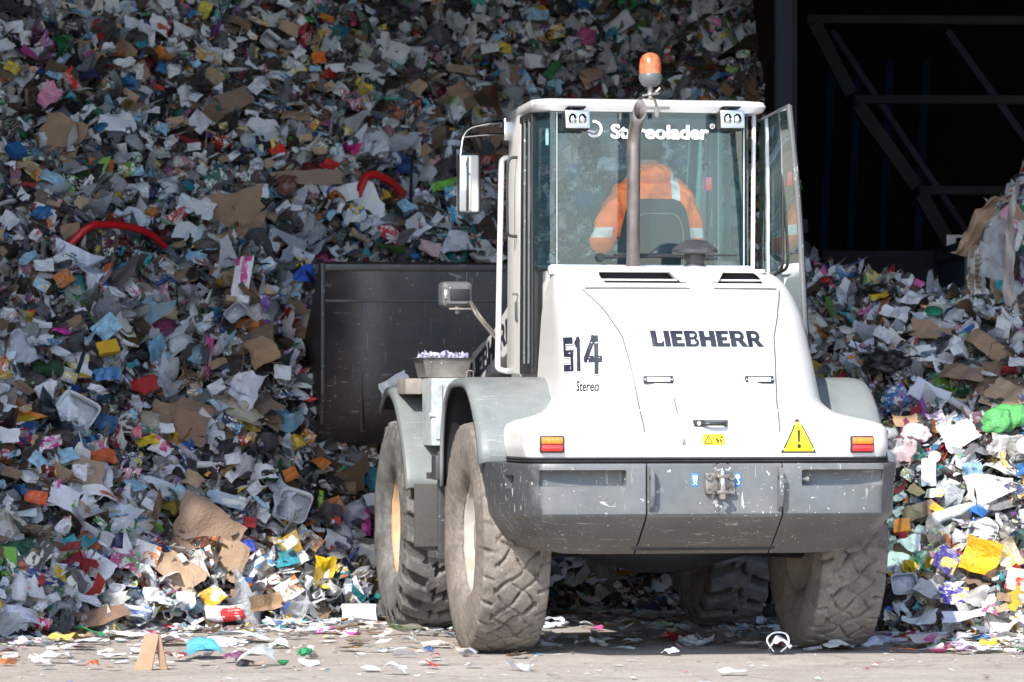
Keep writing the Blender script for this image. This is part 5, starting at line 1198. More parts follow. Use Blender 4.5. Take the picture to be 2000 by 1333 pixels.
# tow hitch
q = L(1405, 945, -1.36); H_ = empty('tow_hitch', tuple(q), 0, LD)
bm = B(); box(bm, (-.085, -.022, -.06), (.085, .005, .062), .014); lo('hitch_plate', bm, 'steel', H_)
for sx in (-1, 1):
    for sz in (-1, 1): bm = B(); lathe(bm, [(.0, -.028), (.010, -.028), (.010, -.036), (.019, -.036), (.021, -.03), (.021, -.015)], 12, (sx*.064, 0, sz*.038), 'Y'); lo('bolt', bm, 'steel', H_)
for z_ in (.041, -.047): bm = B(); box(bm, (-.035, -.10, z_-.011), (.035, -.02, z_+.011), .010); lo('clevis', bm, 'steel', H_)
bm = B(); lathe(bm, [(0, .085), (.012, .085), (.020, .07), (.020, -.075), (.014, -.085), (0, -.085)], 14, (0, -.07, 0), 'Z')
tube(bm, [(-.04, -.07, .075), (-.046, -.07, .10), (-.02, -.07, .112), (.02, -.07, .112), (.046, -.07, .10), (.04, -.07, .075), (-.04, -.07, .075)], .0055, 7, .015); lo('pin', bm, 'chrome', H_)
bm = B(); pts = smooth_path([(-.04, -.08, .07), (-.05, -.075, -.02), (-.055, -.07, -.10), (-.03, -.06, -.16), (.005, -.05, -.165), (.01, -.05, -.12)], rad=.04)
acc = []
for a, b in zip(pts, pts[1:]):
    n = max(1, int((b-a).length/.004)); acc += [a.lerp(b, i/n) for i in range(n)]
for i in range(0, len(acc)-4, 4):
    c = acc[i]; d = (acc[i+3]-c).normalized(); s2 = d.orthogonal().normalized() if (i//4) % 2 else d.cross(d.orthogonal()).normalized()
    tube(bm, [c-d*.010+s2*.005, c+d*.010+s2*.005, c+d*.010-s2*.005, c-d*.010-s2*.005, c-d*.010+s2*.005], .0022, 5, .004, cap=False)
lo('chain', bm, 'steel', H_)
for px, kind_ in ((1358, 0), (1441, 1)):
    q = L(px, 938, -1.36); yy = -1.357
    bm = B(); box(bm, (q.x-.020, yy, q.z-.037), (q.x+.020, yy+.006, q.z+.037), .003); st_ = lo('blue_sticker', bm, 'blue')
    bm = B()
    if kind_: tube(bm, [(q.x, yy-.003, q.z+.03), (q.x, yy-.003, q.z-.002), (q.x+.010, yy-.003, q.z-.014), (q.x+.003, yy-.003, q.z-.027), (q.x-.009, yy-.003, q.z-.018)], .003, 6, .01); lathe(bm, [(.007, -.004), (.013, -.004), (.013, 0), (.007, 0)], 14, (q.x, yy+.001, q.z+.018), 'Y')
    else:
        box(bm, (q.x-.013, yy-.003, q.z+.020), (q.x+.013, yy+.001, q.z+.026)); lathe(bm, [(.005, -.004), (.010, -.004), (.010, 0), (.005, 0)], 14, (q.x, yy+.001, q.z+.004), 'Y')
        for s_ in (-1, 1): tube(bm, [(q.x+s_*.012, yy-.002, q.z+.02), (q.x+s_*.010, yy-.002, q.z-.008), (q.x-s_*.012, yy-.002, q.z-.028)], .002, 5, .01)
    lo('pictogram', bm, 'decalwhite', st_)

# ---- rear fenders
def fender(name, prof, xo, xi, mat='grey', rim=.03, th=.022):
    bm = B(); sgn = 1 if xo > xi else -1; W2 = abs(xo-xi)
    rows = []
    n = len(prof); prof = [Vector(p) for p in prof]; dn = smooth_path([Vector((p[0], p[1], 0)) for p in prof], 5, .16)
    cols = [0, .0, .04, .12, .3, .6, .85, 1]
    for i, p in enumerate(dn):
        t = (dn[min(i+1, len(dn)-1)]-dn[max(i-1, 0)]).normalized(); nn = Vector((t.y, -t.x, 0))
        cx_ = Vector((0, .70, 0))
        inw = -1 if nn.dot(p-Vector((MIDY, .68, 0))) > 0 else 1
        row = []
        for k, c in enumerate(cols):
            lip = (.055, .03, .006, 0, 0, 0, 0, .0)[k]; xq = xo+(xi-xo)*c
            row.append((xq, p.x+nn.x*inw*lip, p.y+nn.y*inw*lip))
        rows.append(row)
    loft(bm, rows); o = lo(name, bm, [M[mat], M['black']], smooth=50); q_ = solidify(o, th, -1).modifiers[0]; q_.material_offset = 1; return o
MIDY = 0
PR = [(.66, .95), (.66, 1.20), (.56, 1.46), (.36, 1.59), (.0, 1.598), (-.22, 1.585), (-.42, 1.47), (-.60, 1.28), (-.68, 1.115)]
fender('rear_fender', PR, -1.20, -.60); fender('rear_fender', PR, 1.20, .60)
MIDY = 2.6
PF = [(2.98, 1.42), (2.80, 1.54), (2.55, 1.56), (2.30, 1.47), (2.08, 1.27), (1.93, 1.06), (1.87, .92)]
fender('front_fender', PF, -1.19, -.93); fender('front_fender', PF, 1.19, .93)
for s_ in (-1, 1): bm = B(); x0, x1 = sorted((s_*1.14, s_*.94)); box(bm, (x0, 1.86, .55), (x1, 1.88, .94), .004); lo('mud_flap', bm, M['tyre_front'])
# panel filling between hood and rear wheels
for s_ in (-1, 1): bm = B(); x0, x1 = sorted((s_*.60, s_*.64)); box(bm, (x0, -.75, .75), (x1, .75, 1.56), .01); lo('inner_panel', bm, 'black')

# ---- wheels
def tyre_mesh(front):
    NT = 600; prof = []; KX = .91
    for x, r_ in ((-.155, .325), (-.185, .345), (-.212, .40), (-.226, .47), (-.228, .54), (-.222, .59), (-.214, .618)): prof.append((x, r_))
    tr = [(x, .672-.9*abs(x)**3.0*(2.2 if abs(x) > .1 else 2)) for x in np.linspace(-.212, .212, 46)]
    prof = prof+tr+[(-x, r_) for x, r_ in prof[::-1]]
    PX = np.array([p[0] for p in prof])*KX; PR_ = np.array([p[1] for p in prof]); th = np.arange(NT)/NT*2*math.pi
    TH, X = np.meshgrid(th, PX, indexing='ij'); RR = np.broadcast_to(PR_, TH.shape).copy()
    tread = (RR > .585)
    fr = lambda a: a-np.floor(a)
    if front:
        nl = 22; sd = np.sign(X+1e-9); t = fr(TH*nl/(2*math.pi)+np.abs(X)*2.6+(sd > 0)*.5)
        lug = ((t > .20) & (t < .78) & (np.abs(X) > .012)) | ((np.abs(X) < .06) & (fr(TH*nl/(2*math.pi)+X*4) > .5))
        dep = .050
    else:
        nl = 26; wv = .10*np.sin(TH*7+X*30)+.06*np.sin(TH*19-X*22); a = fr(TH*nl/(2*math.pi)+X*6.5+wv); b = fr(TH*nl/(2*math.pi)-X*6.5+.5+wv)
        cen = np.abs(X) < .125; ga = np.abs(a-.5); gb = np.abs(b-.5)
        t = fr(TH*nl/(2*math.pi)+np.abs(X)*2.2+(X > 0)*.5)
        lug = np.where(cen, (ga > .065) & (gb > .04), (t > .12) & (np.abs(np.abs(X)-.125) > .005)); dep = .028
    lug = lug.astype(float)
    l2 = lug.copy()
    for sh in (1, -1): l2 += .5*np.roll(lug, sh, 0)
    l2 /= 2
    nz = sum(a_*np.sin(k1*TH+k2*X*20+p_) for k1, k2, p_, a_ in [(random.randint(5, 60), random.uniform(-4, 4), random.uniform(0, 6), random.uniform(.0002, .0005)) for _ in range(26)])
    fill = .5+.5*np.sin(TH*11+X*26)*np.sin(TH*5-X*31+1)+.3*np.sin(TH*37+X*14); fill = np.clip(fill, .5, 1) if not front else 1.0
    l2 = 1-(1-l2)*fill
    side = np.clip((RR-.585)/.03, 0, 1); RR = RR-dep*(1-l2)*tread*side+nz
    # raised ring and dents on the sidewall
    XS = X+np.where(~tread, np.sign(X)*(.006*np.sin(RR*95)+.003*np.sin(TH*9+RR*30)), 0)
    bm = B(); V = [[(XS[i, j], RR[i, j]*math.cos(TH[i, j]), RR[i, j]*math.sin(TH[i, j])) for j in range(X.shape[1])] for i in range(NT)]
    vr = [[bm.verts.new(p) for p in r_] for r_ in V]
    for i in range(NT):
        for j in range(X.shape[1]-1): bm.faces.new((vr[i][j], vr[i][j+1], vr[(i+1) % NT][j+1], vr[(i+1) % NT][j]))
    me = bpy.data.meshes.new('tyre'); bm.to_mesh(me); bm.free()
    A_ = me.attributes.new('lug', 'FLOAT', 'POINT'); A_.data.foreach_set('value', np.where(tread, l2, .8).astype(np.float32).ravel())
    me.polygons.foreach_set('use_smooth', [True]*len(me.polygons)); me.materials.append(M['tyre_front' if front else 'tyre_rear']); return me
def rim_mesh(mat):
    bm = B(); lathe(bm, [(.345, -.185), (.352, -.178), (.350, -.165), (.335, -.160), (.322, -.150), (.312, -.10), (.300, -.065), (.285, -.055), (.22, -.05), (.17, -.075), (.165, -.12), (.12, -.135), (.0, -.137)], 48, (0, 0, 0), 'X')
    lathe(bm, [(.33, .20), (.32, .12), (.30, .05), (.0, .04)], 40, (0, 0, 0), 'X')
    for i in range(12):
        a = 2*math.pi*i/12; lathe(bm, [(0, -.085), (.013, -.085), (.015, -.052)], 6, (0, .235*math.cos(a), .235*math.sin(a)), 'X')
    bmesh.ops.scale(bm, vec=(.84, .985, .985), verts=bm.verts); me = bpy.data.meshes.new('rim'); bmesh.ops.recalc_face_normals(bm, faces=bm.faces); bm.to_mesh(me); bm.free(); me.materials.append(M[mat])
    me.polygons.foreach_set('use_smooth', [True]*len(me.polygons)); me.set_sharp_from_angle(angle=R(40)); return me
TM = {f: tyre_mesh(f) for f in (True, False)}; RM = {True: rim_mesh('rimo'), False: rim_mesh('rimw')}
for f, y in ((False, 0), (True, 2.6)):
    for s_ in (-1, 1):
        e = empty('wheel', (s_*(.975+.03*(s_ > 0)), y, .668), 0, LD); e.rotation_euler = (.2+s_, 0, R(180) if s_ > 0 else 0)
        for nm, me in (('tyre', TM[f]), ('rim', RM[f])):
            o = bpy.data.objects.new(nm, me); COL.objects.link(o); o.parent = e
bm = B(); box(bm, (-.42, -1.1, .62), (.42, 1.1, 1.25), .03); box(bm, (-.30, 1.1, .70), (.30, 3.1, 1.30), .03)
for y in (0, 2.6): lathe(bm, [(.0, -.85), (.14, -.85), (.12, -.5), (.20, -.2), (.22, 0), (.20, .2), (.12, .5), (.14, .85), (0, .85)], 20, (0, y, .668), 'X')
lo('chassis', bm, 'black')

# ---- cab
CT_ = 3.17
bm = B()
def rrect(x0f, x0r, y0, y1, z, r_=.10, n=5):
    P4 = [(-x0r, y0), (x0r, y0), (x0f, y1), (-x0f, y1)]; out = []
    for i, p in enumerate(P4):
        a, b = Vector(P4[i-1]), Vector(P4[(i+1) % 4]); p = Vector(p); u1 = (a-p).normalized()*r_; u2 = (b-p).normalized()*r_
        for k in range(n+1): t = k/n; q_ = (p+u1)*(1-t)**2+p*2*t*(1-t)+(p+u2)*t*t; out.append((q_.x, q_.y, z))
    return out
loft(bm, [rrect(.60, .68, .24, 1.38, 3.165), rrect(.63, .705, .235, 1.42, 3.175), rrect(.64, .72, .22, 1.43, 3.205), rrect(.63, .71, .235, 1.42, 3.232), rrect(.56, .64, .30, 1.35, 3.243)], close=True, capends=True)
lo('cab_roof', bm, 'white', smooth=50)
bm = B(); box(bm, (-.60, .22, 1.25), (.60, 1.50, 2.23), .02); box(bm, (-.62, .20, 2.20), (.62, .26, 2.255), .01); lo('cab_body', bm, 'white')
bm = B()
tube(bm, [(.645, .34, 2.20), (.65, .33, 3.18)], .013, 8); lo('cab_pillar', bm, 'white'); bm = B()
prism(bm, [(-.672, .82, 1.62), (-.665, 1.30, 1.62), (-.655, 1.28, 3.18), (-.668, .84, 3.18)], Vector((.06, 0, 0)), .012)
lo('cab_pillar', bm, 'white'); bm = B()
prism(bm, [(.605, 1.16, 1.62), (.605, 1.30, 1.62), (.60, 1.28, 3.18), (.60, 1.16, 3.18)], Vector((.06, 0, 0)), .012)
lo('cab_pillar', bm, 'white'); bm = B(); tube(bm, [(-.675, .44, 1.66), (-.675, .44, 3.16)], .009, 8); lo('corner_post', bm, 'rubberseal')
bm = B()
for y0, y1, x in ((.44, .47, -.678), (.56, .60, -.682), (.70, .79, -.684)): prism(bm, [(x, y0, 1.66), (x, y1, 1.66), (x+.01, y1, 3.17), (x+.01, y0, 3.17)], Vector((.035, 0, 0)), .006)
box(bm, (-.684, .44, 1.62), (-.655, .79, 1.68), .006); box(bm, (-.684, .44, 3.12), (-.655, .79, 3.165), .006)
lo('door_frame', bm, 'rubberseal')
bm = B()
for y in (.515, .65): tube(bm, [(-.682, y, 1.68), (-.678, y, 3.14)], .008, 6)
lo('door_trim', bm, 'cw')
bm = B(); box(bm, (-.668, .44, 1.68), (-.662, .78, 3.13)); lo('door_glass', bm, 'glassside')
bm = B()                                          # rear window, bent at its sides
rows = []
for z in (2.25, 2.5, 2.8, 3.055): rows.append([(-.672, .44, z), (-.655, .34, z), (-.60, .285, z), (-.3, .275, z), (0, .272, z), (.3, .275, z), (.58, .285, z), (.61, .31, z), (.625, .36, z)])
loft(bm, rows); lo('rear_window', bm, 'glass')
bm = B(); rows = []
for z in (3.0555, 3.165): rows.append([(-.672, .44, z), (-.655, .34, z), (-.60, .285, z), (-.3, .275, z), (0, .272, z), (.3, .275, z), (.58, .285, z), (.61, .31, z), (.625, .36, z)])
loft(bm, rows)
lo('window_band', bm, 'band')
bm = B(); tube(bm, [(-.56, .275, 2.25), (-.56, .275, 3.16)], .0045, 6); tube(bm, [(.575, .275, 2.25), (.575, .275, 3.16)], .006, 6); box(bm, (-.60, .255, 2.235), (.60, .285, 2.262), .004); lo('window_trim', bm, 'aluminium')
a = L(1192, 262, .26); b = L(1385, 262, .26)
def flatplane(bm, x0, z0, y): return mapbm(bm, lambda x, yy, z: Vector((x0+x, y, z0+yy)))
zt = CH+(HY-258)/F*25.45
bmt = B()
for k, (ox, oy) in enumerate(((0, 0), (.0042, 0), (-.0042, 0), (0, .0028), (0, -.0028), (.003, .002), (-.003, -.002), (.003, -.002), (-.003, .002))):
    t_ = fit(text_bm('Stereolader', 1, .012, 0, 1.12), b.x-a.x-.012, .082); merge(bmt, flatplane(t_, (a.x+b.x)/2+ox, zt+oy, .262-.0006*k))
lo('window_lettering', bmt, 'decalwhite', smooth=0)
bm = B(); q = L(1391, 247, .262); lathe(bm, [(.012, -.001), (.015, -.001), (.015, 0), (.012, 0)], 16, (q.x, .262, q.z), 'Y')
t_ = fit(text_bm('R', 1), .010, .013); merge(bm, flatplane(t_, q.x, q.z, .261)); lo('window_lettering', bm, 'decalwhite', smooth=0)
bm = B(); q = L(1160, 252, .262)                  # ring and arrow emblem
for i in range(26):
    a0, a1 = R(-140+i*10), R(-140+(i+1)*10)
    if i > 23: continue
    bm.faces.new([bm.verts.new((q.x+r_*math.cos(a_), .262, q.z+r_*math.sin(a_))) for r_, a_ in ((.036, a0), (.036, a1), (.052, a1), (.052, a0))])
bm.faces.new([bm.verts.new((q.x+x, .262, q.z+z)) for x, z in ((-.055, .0), (.01, -.015), (.004, -.028), (-.055, -.012))])
lo('window_emblem', bm, 'decalwhite', smooth=0)
bm = B(); q = L(1060, 268, .36); box(bm, (-.618, .322, q.z-.05), (-.600, .330, q.z+.05), .001); lo('window_sticker', bm, plain('mint_sticker', (.40, .72, .62), .5))
for y, nm in ((1.44, 'windscreen'),):
    bm = B(); loft(bm, [[(-.56, 1.30, 1.75), (-.5, 1.50, 1.75), (.5, 1.50, 1.75), (.56, 1.30, 1.75)], [(-.56, 1.28, 3.15), (-.5, 1.42, 3.15), (.5, 1.42, 3.15), (.56, 1.28, 3.15)]]); lo(nm, bm, 'glass')
bm = B(); box(bm, (.632, .42, 2.25), (.638, 1.14, 3.13)); lo('side_window', bm, 'glassside')
# right-hand door glass, folded back and out
DR = empty('door_pane', (0, 0, 0), 0, LD)
it, ib = Vector((.69, .36, 3.13)), Vector((.69, .36, 1.62)); ot, om, ob_ = L(1541, 206, -.33), L(1560, 400, -.33), L(1577, 735, -.33)
bm = B(); rows = []
for k in range(9):
    t = k/8; a = it.lerp(ib, t); b = (ot*(1-t)**2+om*2*t*(1-t)*1+ob_*t*t) if False else (ot.lerp(om, t*2.6) if t < .385 else om.lerp(ob_, (t-.385)/.615)); rows.append([a.lerp(b, s_) for s_ in (0, .33, .66, 1)])
loft(bm, rows); lo('glass', bm, 'glassside', DR)
bm = B(); tube(bm, [ot, om, ob_], .017, 8, .3); tube(bm, [it, ot], .008, 6); lo('frame', bm, 'cw', DR)
bm = B(); tube(bm, [ot+Vector((.018, .02, 0)), om+Vector((.018, .02, 0)), ob_+Vector((.018, .02, 0))], .010, 8, .3); lo('seal', bm, 'rubberseal', DR)
bm = B(); a = it.lerp(ot, .15); b = it.lerp(ot, .62); hz = Vector((0, 0, 1)); o0 = Vector((.03, -.01, 0))
tube(bm, [a+o0-hz*.34, b+o0-hz*.34, b+o0-hz*.92, a+o0-hz*.96], .010, 8, .07); lo('handle', bm, 'black', DR)
# roof beacon
q = L(1270, 170, .36); BE = empty('beacon', (q.x, .36, 3.24), 0, LD)
bm = B(); lathe(bm, [(.0, .085), (.035, .085), (.055, .10), (.068, .125), (.070, .15), (.066, .16), (0, .16)], 28); lo('base', bm, 'cw', BE)
bm = B(); lathe(bm, [(.064, .155), (.066, .20), (.060, .245), (.045, .272), (.020, .285), (0, .287)], 28); lo('dome', bm, 'dome', BE)
bm = B(); lathe(bm, [(0, .19), (.03, .19), (.03, .25), (0, .26)], 14, (0, 0, -.02)); lo('bulb', bm, 'chrome', BE)
bm = B(); lathe(bm, [(.016, -.01), (.016, .03), (.024, .035), (.020, .05), (.014, .055), (.02, .09), (0, .09)], 12); tube(bm, [(-.05, -.01, .03), (.05, -.01, .045)], .008, 7); tube(bm, [(.03, -.02, .05), (.055, -.02, .075)], .007, 6)
box(bm, (-.075, -.19, -.062), (.075, -.175, -.045), .003); box(bm, (-.015, -.19, -.11), (.01, -.172, -.05), .004); box(bm, (-.05, -.02, -.01), (.05, .03, .012), .004); tube(bm, [(0, -.18, -.06), (0, -.12, .0), (0, -.02, .01)], .009, 7, .04); lo('stem', bm, 'steel', BE)
# exhaust
q0 = L(1236, 527, .14); q1 = L(1238, 262, .14); q2 = L(1243, 222, .10)
bm = B(); pts = [Vector((q0.x, .14, 2.15)), Vector((q1.x, .14, q1.z)), Vector((q1.x+.012, .03, 3.165))]
path = smooth_path(pts, 10, .16); rr_ = .0395
rings = []
for i, p in enumerate(path):
    d = (path[min(i+1, len(path)-1)]-path[max(i-1, 0)]).normalized(); u_ = Vector((1, 0, 0)); u_ = (u_-d*u_.dot(d)).normalized(); v_ = d.cross(u_)
    if i == len(path)-1:
        rings.append([p+(u_*math.cos(a)+v_*math.sin(a))*rr_+d*(.045*math.sin(a)) for a in [2*math.pi*k/24 for k in range(24)]])
    else: rings.append([p+(u_*math.cos(a)+v_*math.sin(a))*rr_ for a in [2*math.pi*k/24 for k in range(24)]])
loft(bm, rings, close=True); EX = lo('exhaust_pipe', bm, 'pipe', smooth=60); solidify(EX, .004, -1)
bm = B(); lathe(bm, [(0, 0), (.0345, 0)], 20); 
bmesh.ops.rotate(bm, cent=(0, 0, 0), matrix=Matrix.Rotation(R(50), 3, 'X'), verts=bm.verts); bmesh.ops.translate(bm, vec=path[-3], verts=bm.verts); lo('bore_disc', bm, 'bore_black', EX)  # flat black disc closing the pipe mouth
# air pre-cleaner
q = L(1357, 500, -.02); e = empty('air_cleaner', (q.x, -.02, 2.23), 0, LD)
bm = B(); lathe(bm, [(.0, -.03), (.060, -.03), (.062, .02), (.055, .03), (.062, .05), (.062, .085), (.128, .088), (.136, .095), (.136, .112), (.125, .125), (.065, .165), (.03, .172), (0, .173)], 36); lo('bowl', bm, 'cleaner', e)
bm = B(); lathe(bm, [(.065, .0), (.068, .004), (.068, .016), (.064, .02)], 30); lo('clamp', bm, 'aluminium', e)
# wiper
a = L(1170, 503, .25); b = L(1440, 506, .25); c = L(1300, 500, .24)
bm = B(); lathe(bm, [(0, -.03), (.022, -.03), (.026, -.01), (.026, .02)], 14, (a.x+.01, .25, a.z), 'Y'); tube(bm, [a+Vector((0, -.01, 0)), c, Vector((b.x-.12, .245, b.z))], .009, 7, .1); box(bm, (a.x+.10, .248, a.z+.012), (b.x, .262, a.z+.024), .003); lo('wiper', bm, 'black')
# work lights
for px in (1127.5, 1430):
    q = L(px, 234, .12); e = empty('work_light', (q.x, .12, q.z), 0, LD); e.rotation_euler = (R(-6), 0, 0)
    bm = B(); box(bm, (-.077, -.005, -.058), (.077, .085, .058), .016); lo('housing', bm, 'black', e)
    bm = B(); box(bm, (-.072, -.014, -.053), (.072, -.004, .053), .004); box(bm, (-.058, -.016, -.040), (.058, -.012, .040)); lo('bezel', bm, 'aluminium', e)
    bm = B()
    for s_ in (-1, 1):
        rows = []
        for i in range(7):
            f = i/6; rows.append([(s_*.029+.027*f*math.cos(t), -.030+.016*(f**2)+.0012*math.cos(9*t)*f, .036*f*math.sin(t)) for t in [2*math.pi*k/24 for k in range(24)]])
        loft(bm, rows, close=True)
    lo('reflector', bm, 'lens', e, smooth=20)
    bm = B(); box(bm, (-.055, .0, .072), (.055, .09, .082), .003); box(bm, (-.035, .01, .05), (-.025, .03, .08)); box(bm, (.025, .01, .05), (.035, .03, .08)); lo('bracket', bm, 'black', e)
# rails and handles on the left
bm = B(); yv = 1.30; a = L(1002, 308, yv); b = L(979, 318, yv); c = L(976, 500, yv); d = L(973, 712, yv); f_ = L(990, 726, yv)
tube(bm, [a, L(980, 309, yv), c, L(972, 722, yv), f_], .018, 12, .07); lo('grab_rail', bm, 'white')
bm = B(); yv = .95; tube(bm, [L(1019, 308, yv), L(992, 308, yv), L(990, 360, yv), L(991, 462, yv), L(1014, 462, yv)], .0095, 9, .05); lo('door_handle', bm, 'black')
bm = B(); q = L(1016, 605, .95); box(bm, (q.x-.03, .9, q.z-.07), (q.x+.03, .98, q.z+.05), .008); box(bm, (q.x-.055, .9, q.z+.085), (q.x+.05, .93, q.z+.10), .006); tube(bm, [(q.x, .9, q.z+.05), (q.x, .9, q.z+.09)], .012, 8); box(bm, (q.x+.03, .86, q.z+.0), (q.x+.14, .90, q.z+.04), .012)
lo('door_catch', bm, 'cw')
for dz in (-.03, .02): bm = B(); lathe(bm, [(0, -.006), (.013, -.006), (.013, 0)], 12, (q.x, .9, q.z+dz), 'Y'); lo('bolt', bm, 'chrome')
bm = B(); q = L(1024, 728, .95); box(bm, (q.x-.05, .85, q.z-.02), (q.x+.04, 1.05, q.z+.012), .005, Matrix.Rotation(R(-25), 3, 'Y')); lo('foot_step', bm, 'aluminium')
# side mirror
MI = empty('side_mirror', (0, 0, 0), 0, LD); yv = 1.45; lo_c, hi_c = L(895, 416, yv), L(937, 301, yv)
bm = B(); box(bm, (lo_c.x, yv, lo_c.z), (hi_c.x, yv+.07, hi_c.z), .022, seg=4); lo('housing', bm, 'white', MI)
bm = B(); x0, x1, z0, z1 = lo_c.x, hi_c.x, lo_c.z, hi_c.z; r_ = .004
tube(bm, [(x0, yv-.002, z0+.04), (x0, yv-.002, z1), (x1, yv-.002, z1), (x1, yv-.002, z0), (x0, yv-.002, z0), (x0, yv-.002, z0+.04)], .007, 8, .025, cap=False); lo('rubber_edge', bm, 'rubberseal', MI)
bm = B(); box(bm, (x0+.012, yv-.004, z0+.012), (x0+.012+(x1-x0)*.52, yv+.002, z1-.012), .002); 
M['mirror'] = plain('mirror_glass', (.8, .82, .83), .02, 1, .03); lo('mirror_glass', bm, 'mirror', MI)
bm = B(); tube(bm, [L(991, 238, 1.3), L(960, 240, 1.38), L(906, 252, yv), L(899, 305, yv)], .010, 9, .08); tube(bm, [L(990, 263, 1.3), L(955, 263, 1.38), L(903, 268, yv)], .007, 8, .05)
tube(bm, [L(987, 232, 1.3), L(987, 270, 1.3)], .013, 8); box(bm, tuple(L(985, 275, 1.26)), tuple(L(1003, 240, 1.32)), .004); lo('mirror_arm', bm, 'chrome', MI)
# front lamp on its bent arm
FL = empty('headlight', (0, 0, 0), 0, LD); yv = 1.72; a, b = L(863, 601, yv), L(925, 550, yv)
bm = B(); c0_ = (a+b)/2; rows = []
for s_, dy in ((.70, .0), (.92, .02), (1., .06), (1., .13), (.94, .15)): rows.append([(c0_.x+(b.x-a.x)/2*s_*math.copysign(abs(math.cos(t))**.3, math.cos(t)), yv+dy, c0_.z+(b.z-a.z)/2*s_*math.copysign(abs(math.sin(t))**.3, math.sin(t))) for t in [2*math.pi*(k+.5)/24 for k in range(24)]])
loft(bm, rows, close=True, capends=True); lo('housing', bm, 'cw', FL)
bm = B(); box(bm, (c0_.x-.05, yv-.008, c0_.z-.038), (c0_.x+.07, yv+.01, c0_.z+.035), .006); lo('back_cover', bm, 'black', FL)
bm = B(); box(bm, (a.x+.015, yv-.006, c0_.z-.03), (a.x+.038, yv+.01, c0_.z+.03), .005); lo('side_lens', bm, 'lens', FL)
bm = B(); q = L(904, 603, yv); box(bm, (q.x-.085, yv+.0, q.z-.008), (q.x+.09, yv+.07, q.z+.004), .003); tube(bm, [(q.x-.03, yv+.04, q.z-.03), (q.x-.03, yv+.04, q.z+.04)], .02, 10)
tube(bm, [L(918, 588, yv), L(928, 612, yv), L(950, 640, 1.6), L(975, 668, 1.45)], .011, 8, .06); tube(bm, [L(921, 590, yv-.02), L(940, 620, yv-.02), L(970, 655, 1.45)], .006, 6, .05); lo('bracket', bm, 'steel', FL)
# inside the cab
ST = empty('driver_seat', (.07, .44, 1.60), 0, LD)
bm = B(); rows = []
for z, w_, y, t in ((.42, .21, .10, .05), (.50, .24, .06, .06), (.70, .235, .02, .055), (.90, .205, -.02, .05), (1.00, .18, -.03, .045), (1.045, .15, -.03, .035), (1.06, .11, -.03, .02)):
    rows.append([(w_*math.copysign(abs(math.cos(a))**.5, math.cos(a)), y+t*math.copysign(abs(math.sin(a))**.7, math.sin(a)), z) for a in [2*math.pi*(k+.5)/28 for k in range(28)]])
loft(bm, rows, close=True, capends=True); lo('backrest', bm, 'seat', ST, 50)
bm = B(); tube(bm, [(-.17, -.045, .55), (-.155, -.07, .90), (-.11, -.078, .97), (.11, -.078, .97), (.155, -.07, .90), (.17, -.045, .55)], .006, 6, .05); lo('piping', bm, 'cw', ST)
bm = B(); box(bm, (-.24, .05, .34), (.24, .55, .46), .05, seg=3); lo('cushion', bm, 'seat', ST)
bm = B(); box(bm, (-.18, .12, .0), (.18, .48, .34), .02); lo('pedestal', bm, 'black', ST)
bm = B()
for s_ in (-1, 1): box(bm, (s_*.29-.04, .05, .58), (s_*.29+.04, .38, .64), .02)
lo('armrest', bm, 'black', ST)
SWp = empty('steering_wheel', (.07, 1.05, 2.36), 0, LD); SWp.rotation_euler = (R(35), 0, 0)
bm = B(); n = 28; pts = [Vector((.19*math.cos(2*math.pi*k/n), .19*math.sin(2*math.pi*k/n), 0)) for k in range(n+1)]; tube(bm, pts, .014, 8, .001, cap=False); lo('rim', bm, 'black', SWp)
bm = B()
for k in range(3): a = 2*math.pi*k/3; tube(bm, [(0, 0, -.02), (.18*math.cos(a), .18*math.sin(a), 0)], .01, 6)
lathe(bm, [(0, -.5), (.03, -.5), (.035, -.03), (.05, 0), (0, .01)], 14); lo('hub', bm, 'black', SWp)
bm = B(); box(bm, (-.35, 1.34, 1.70), (.50, 1.46, 2.20), .03); lo('dashboard', bm, 'black')
bm = B(); box(bm, (.47, .55, 1.62), (.60, 1.2, 2.30), .02); box(bm, (.50, .86, 2.30), (.56, .92, 3.14), .01); lo('side_console', bm, 'cw')
bm = B(); tube(bm, [(.54, 1.25, 2.0), (.56, 1.22, 2.85), (.58, 1.1, 2.92)], .02, 8, .05); lo('inner_rail', bm, 'decalwhite')
bm = B(); box(bm, (.40, .52, 2.72), (.44, .54, 2.80), .004); lo('red_tag', bm, 'red')
bm = B(); box(bm, (-.6, .42, 3.135), (.6, 1.35, 3.16), .01); lo('headliner', bm, 'black')

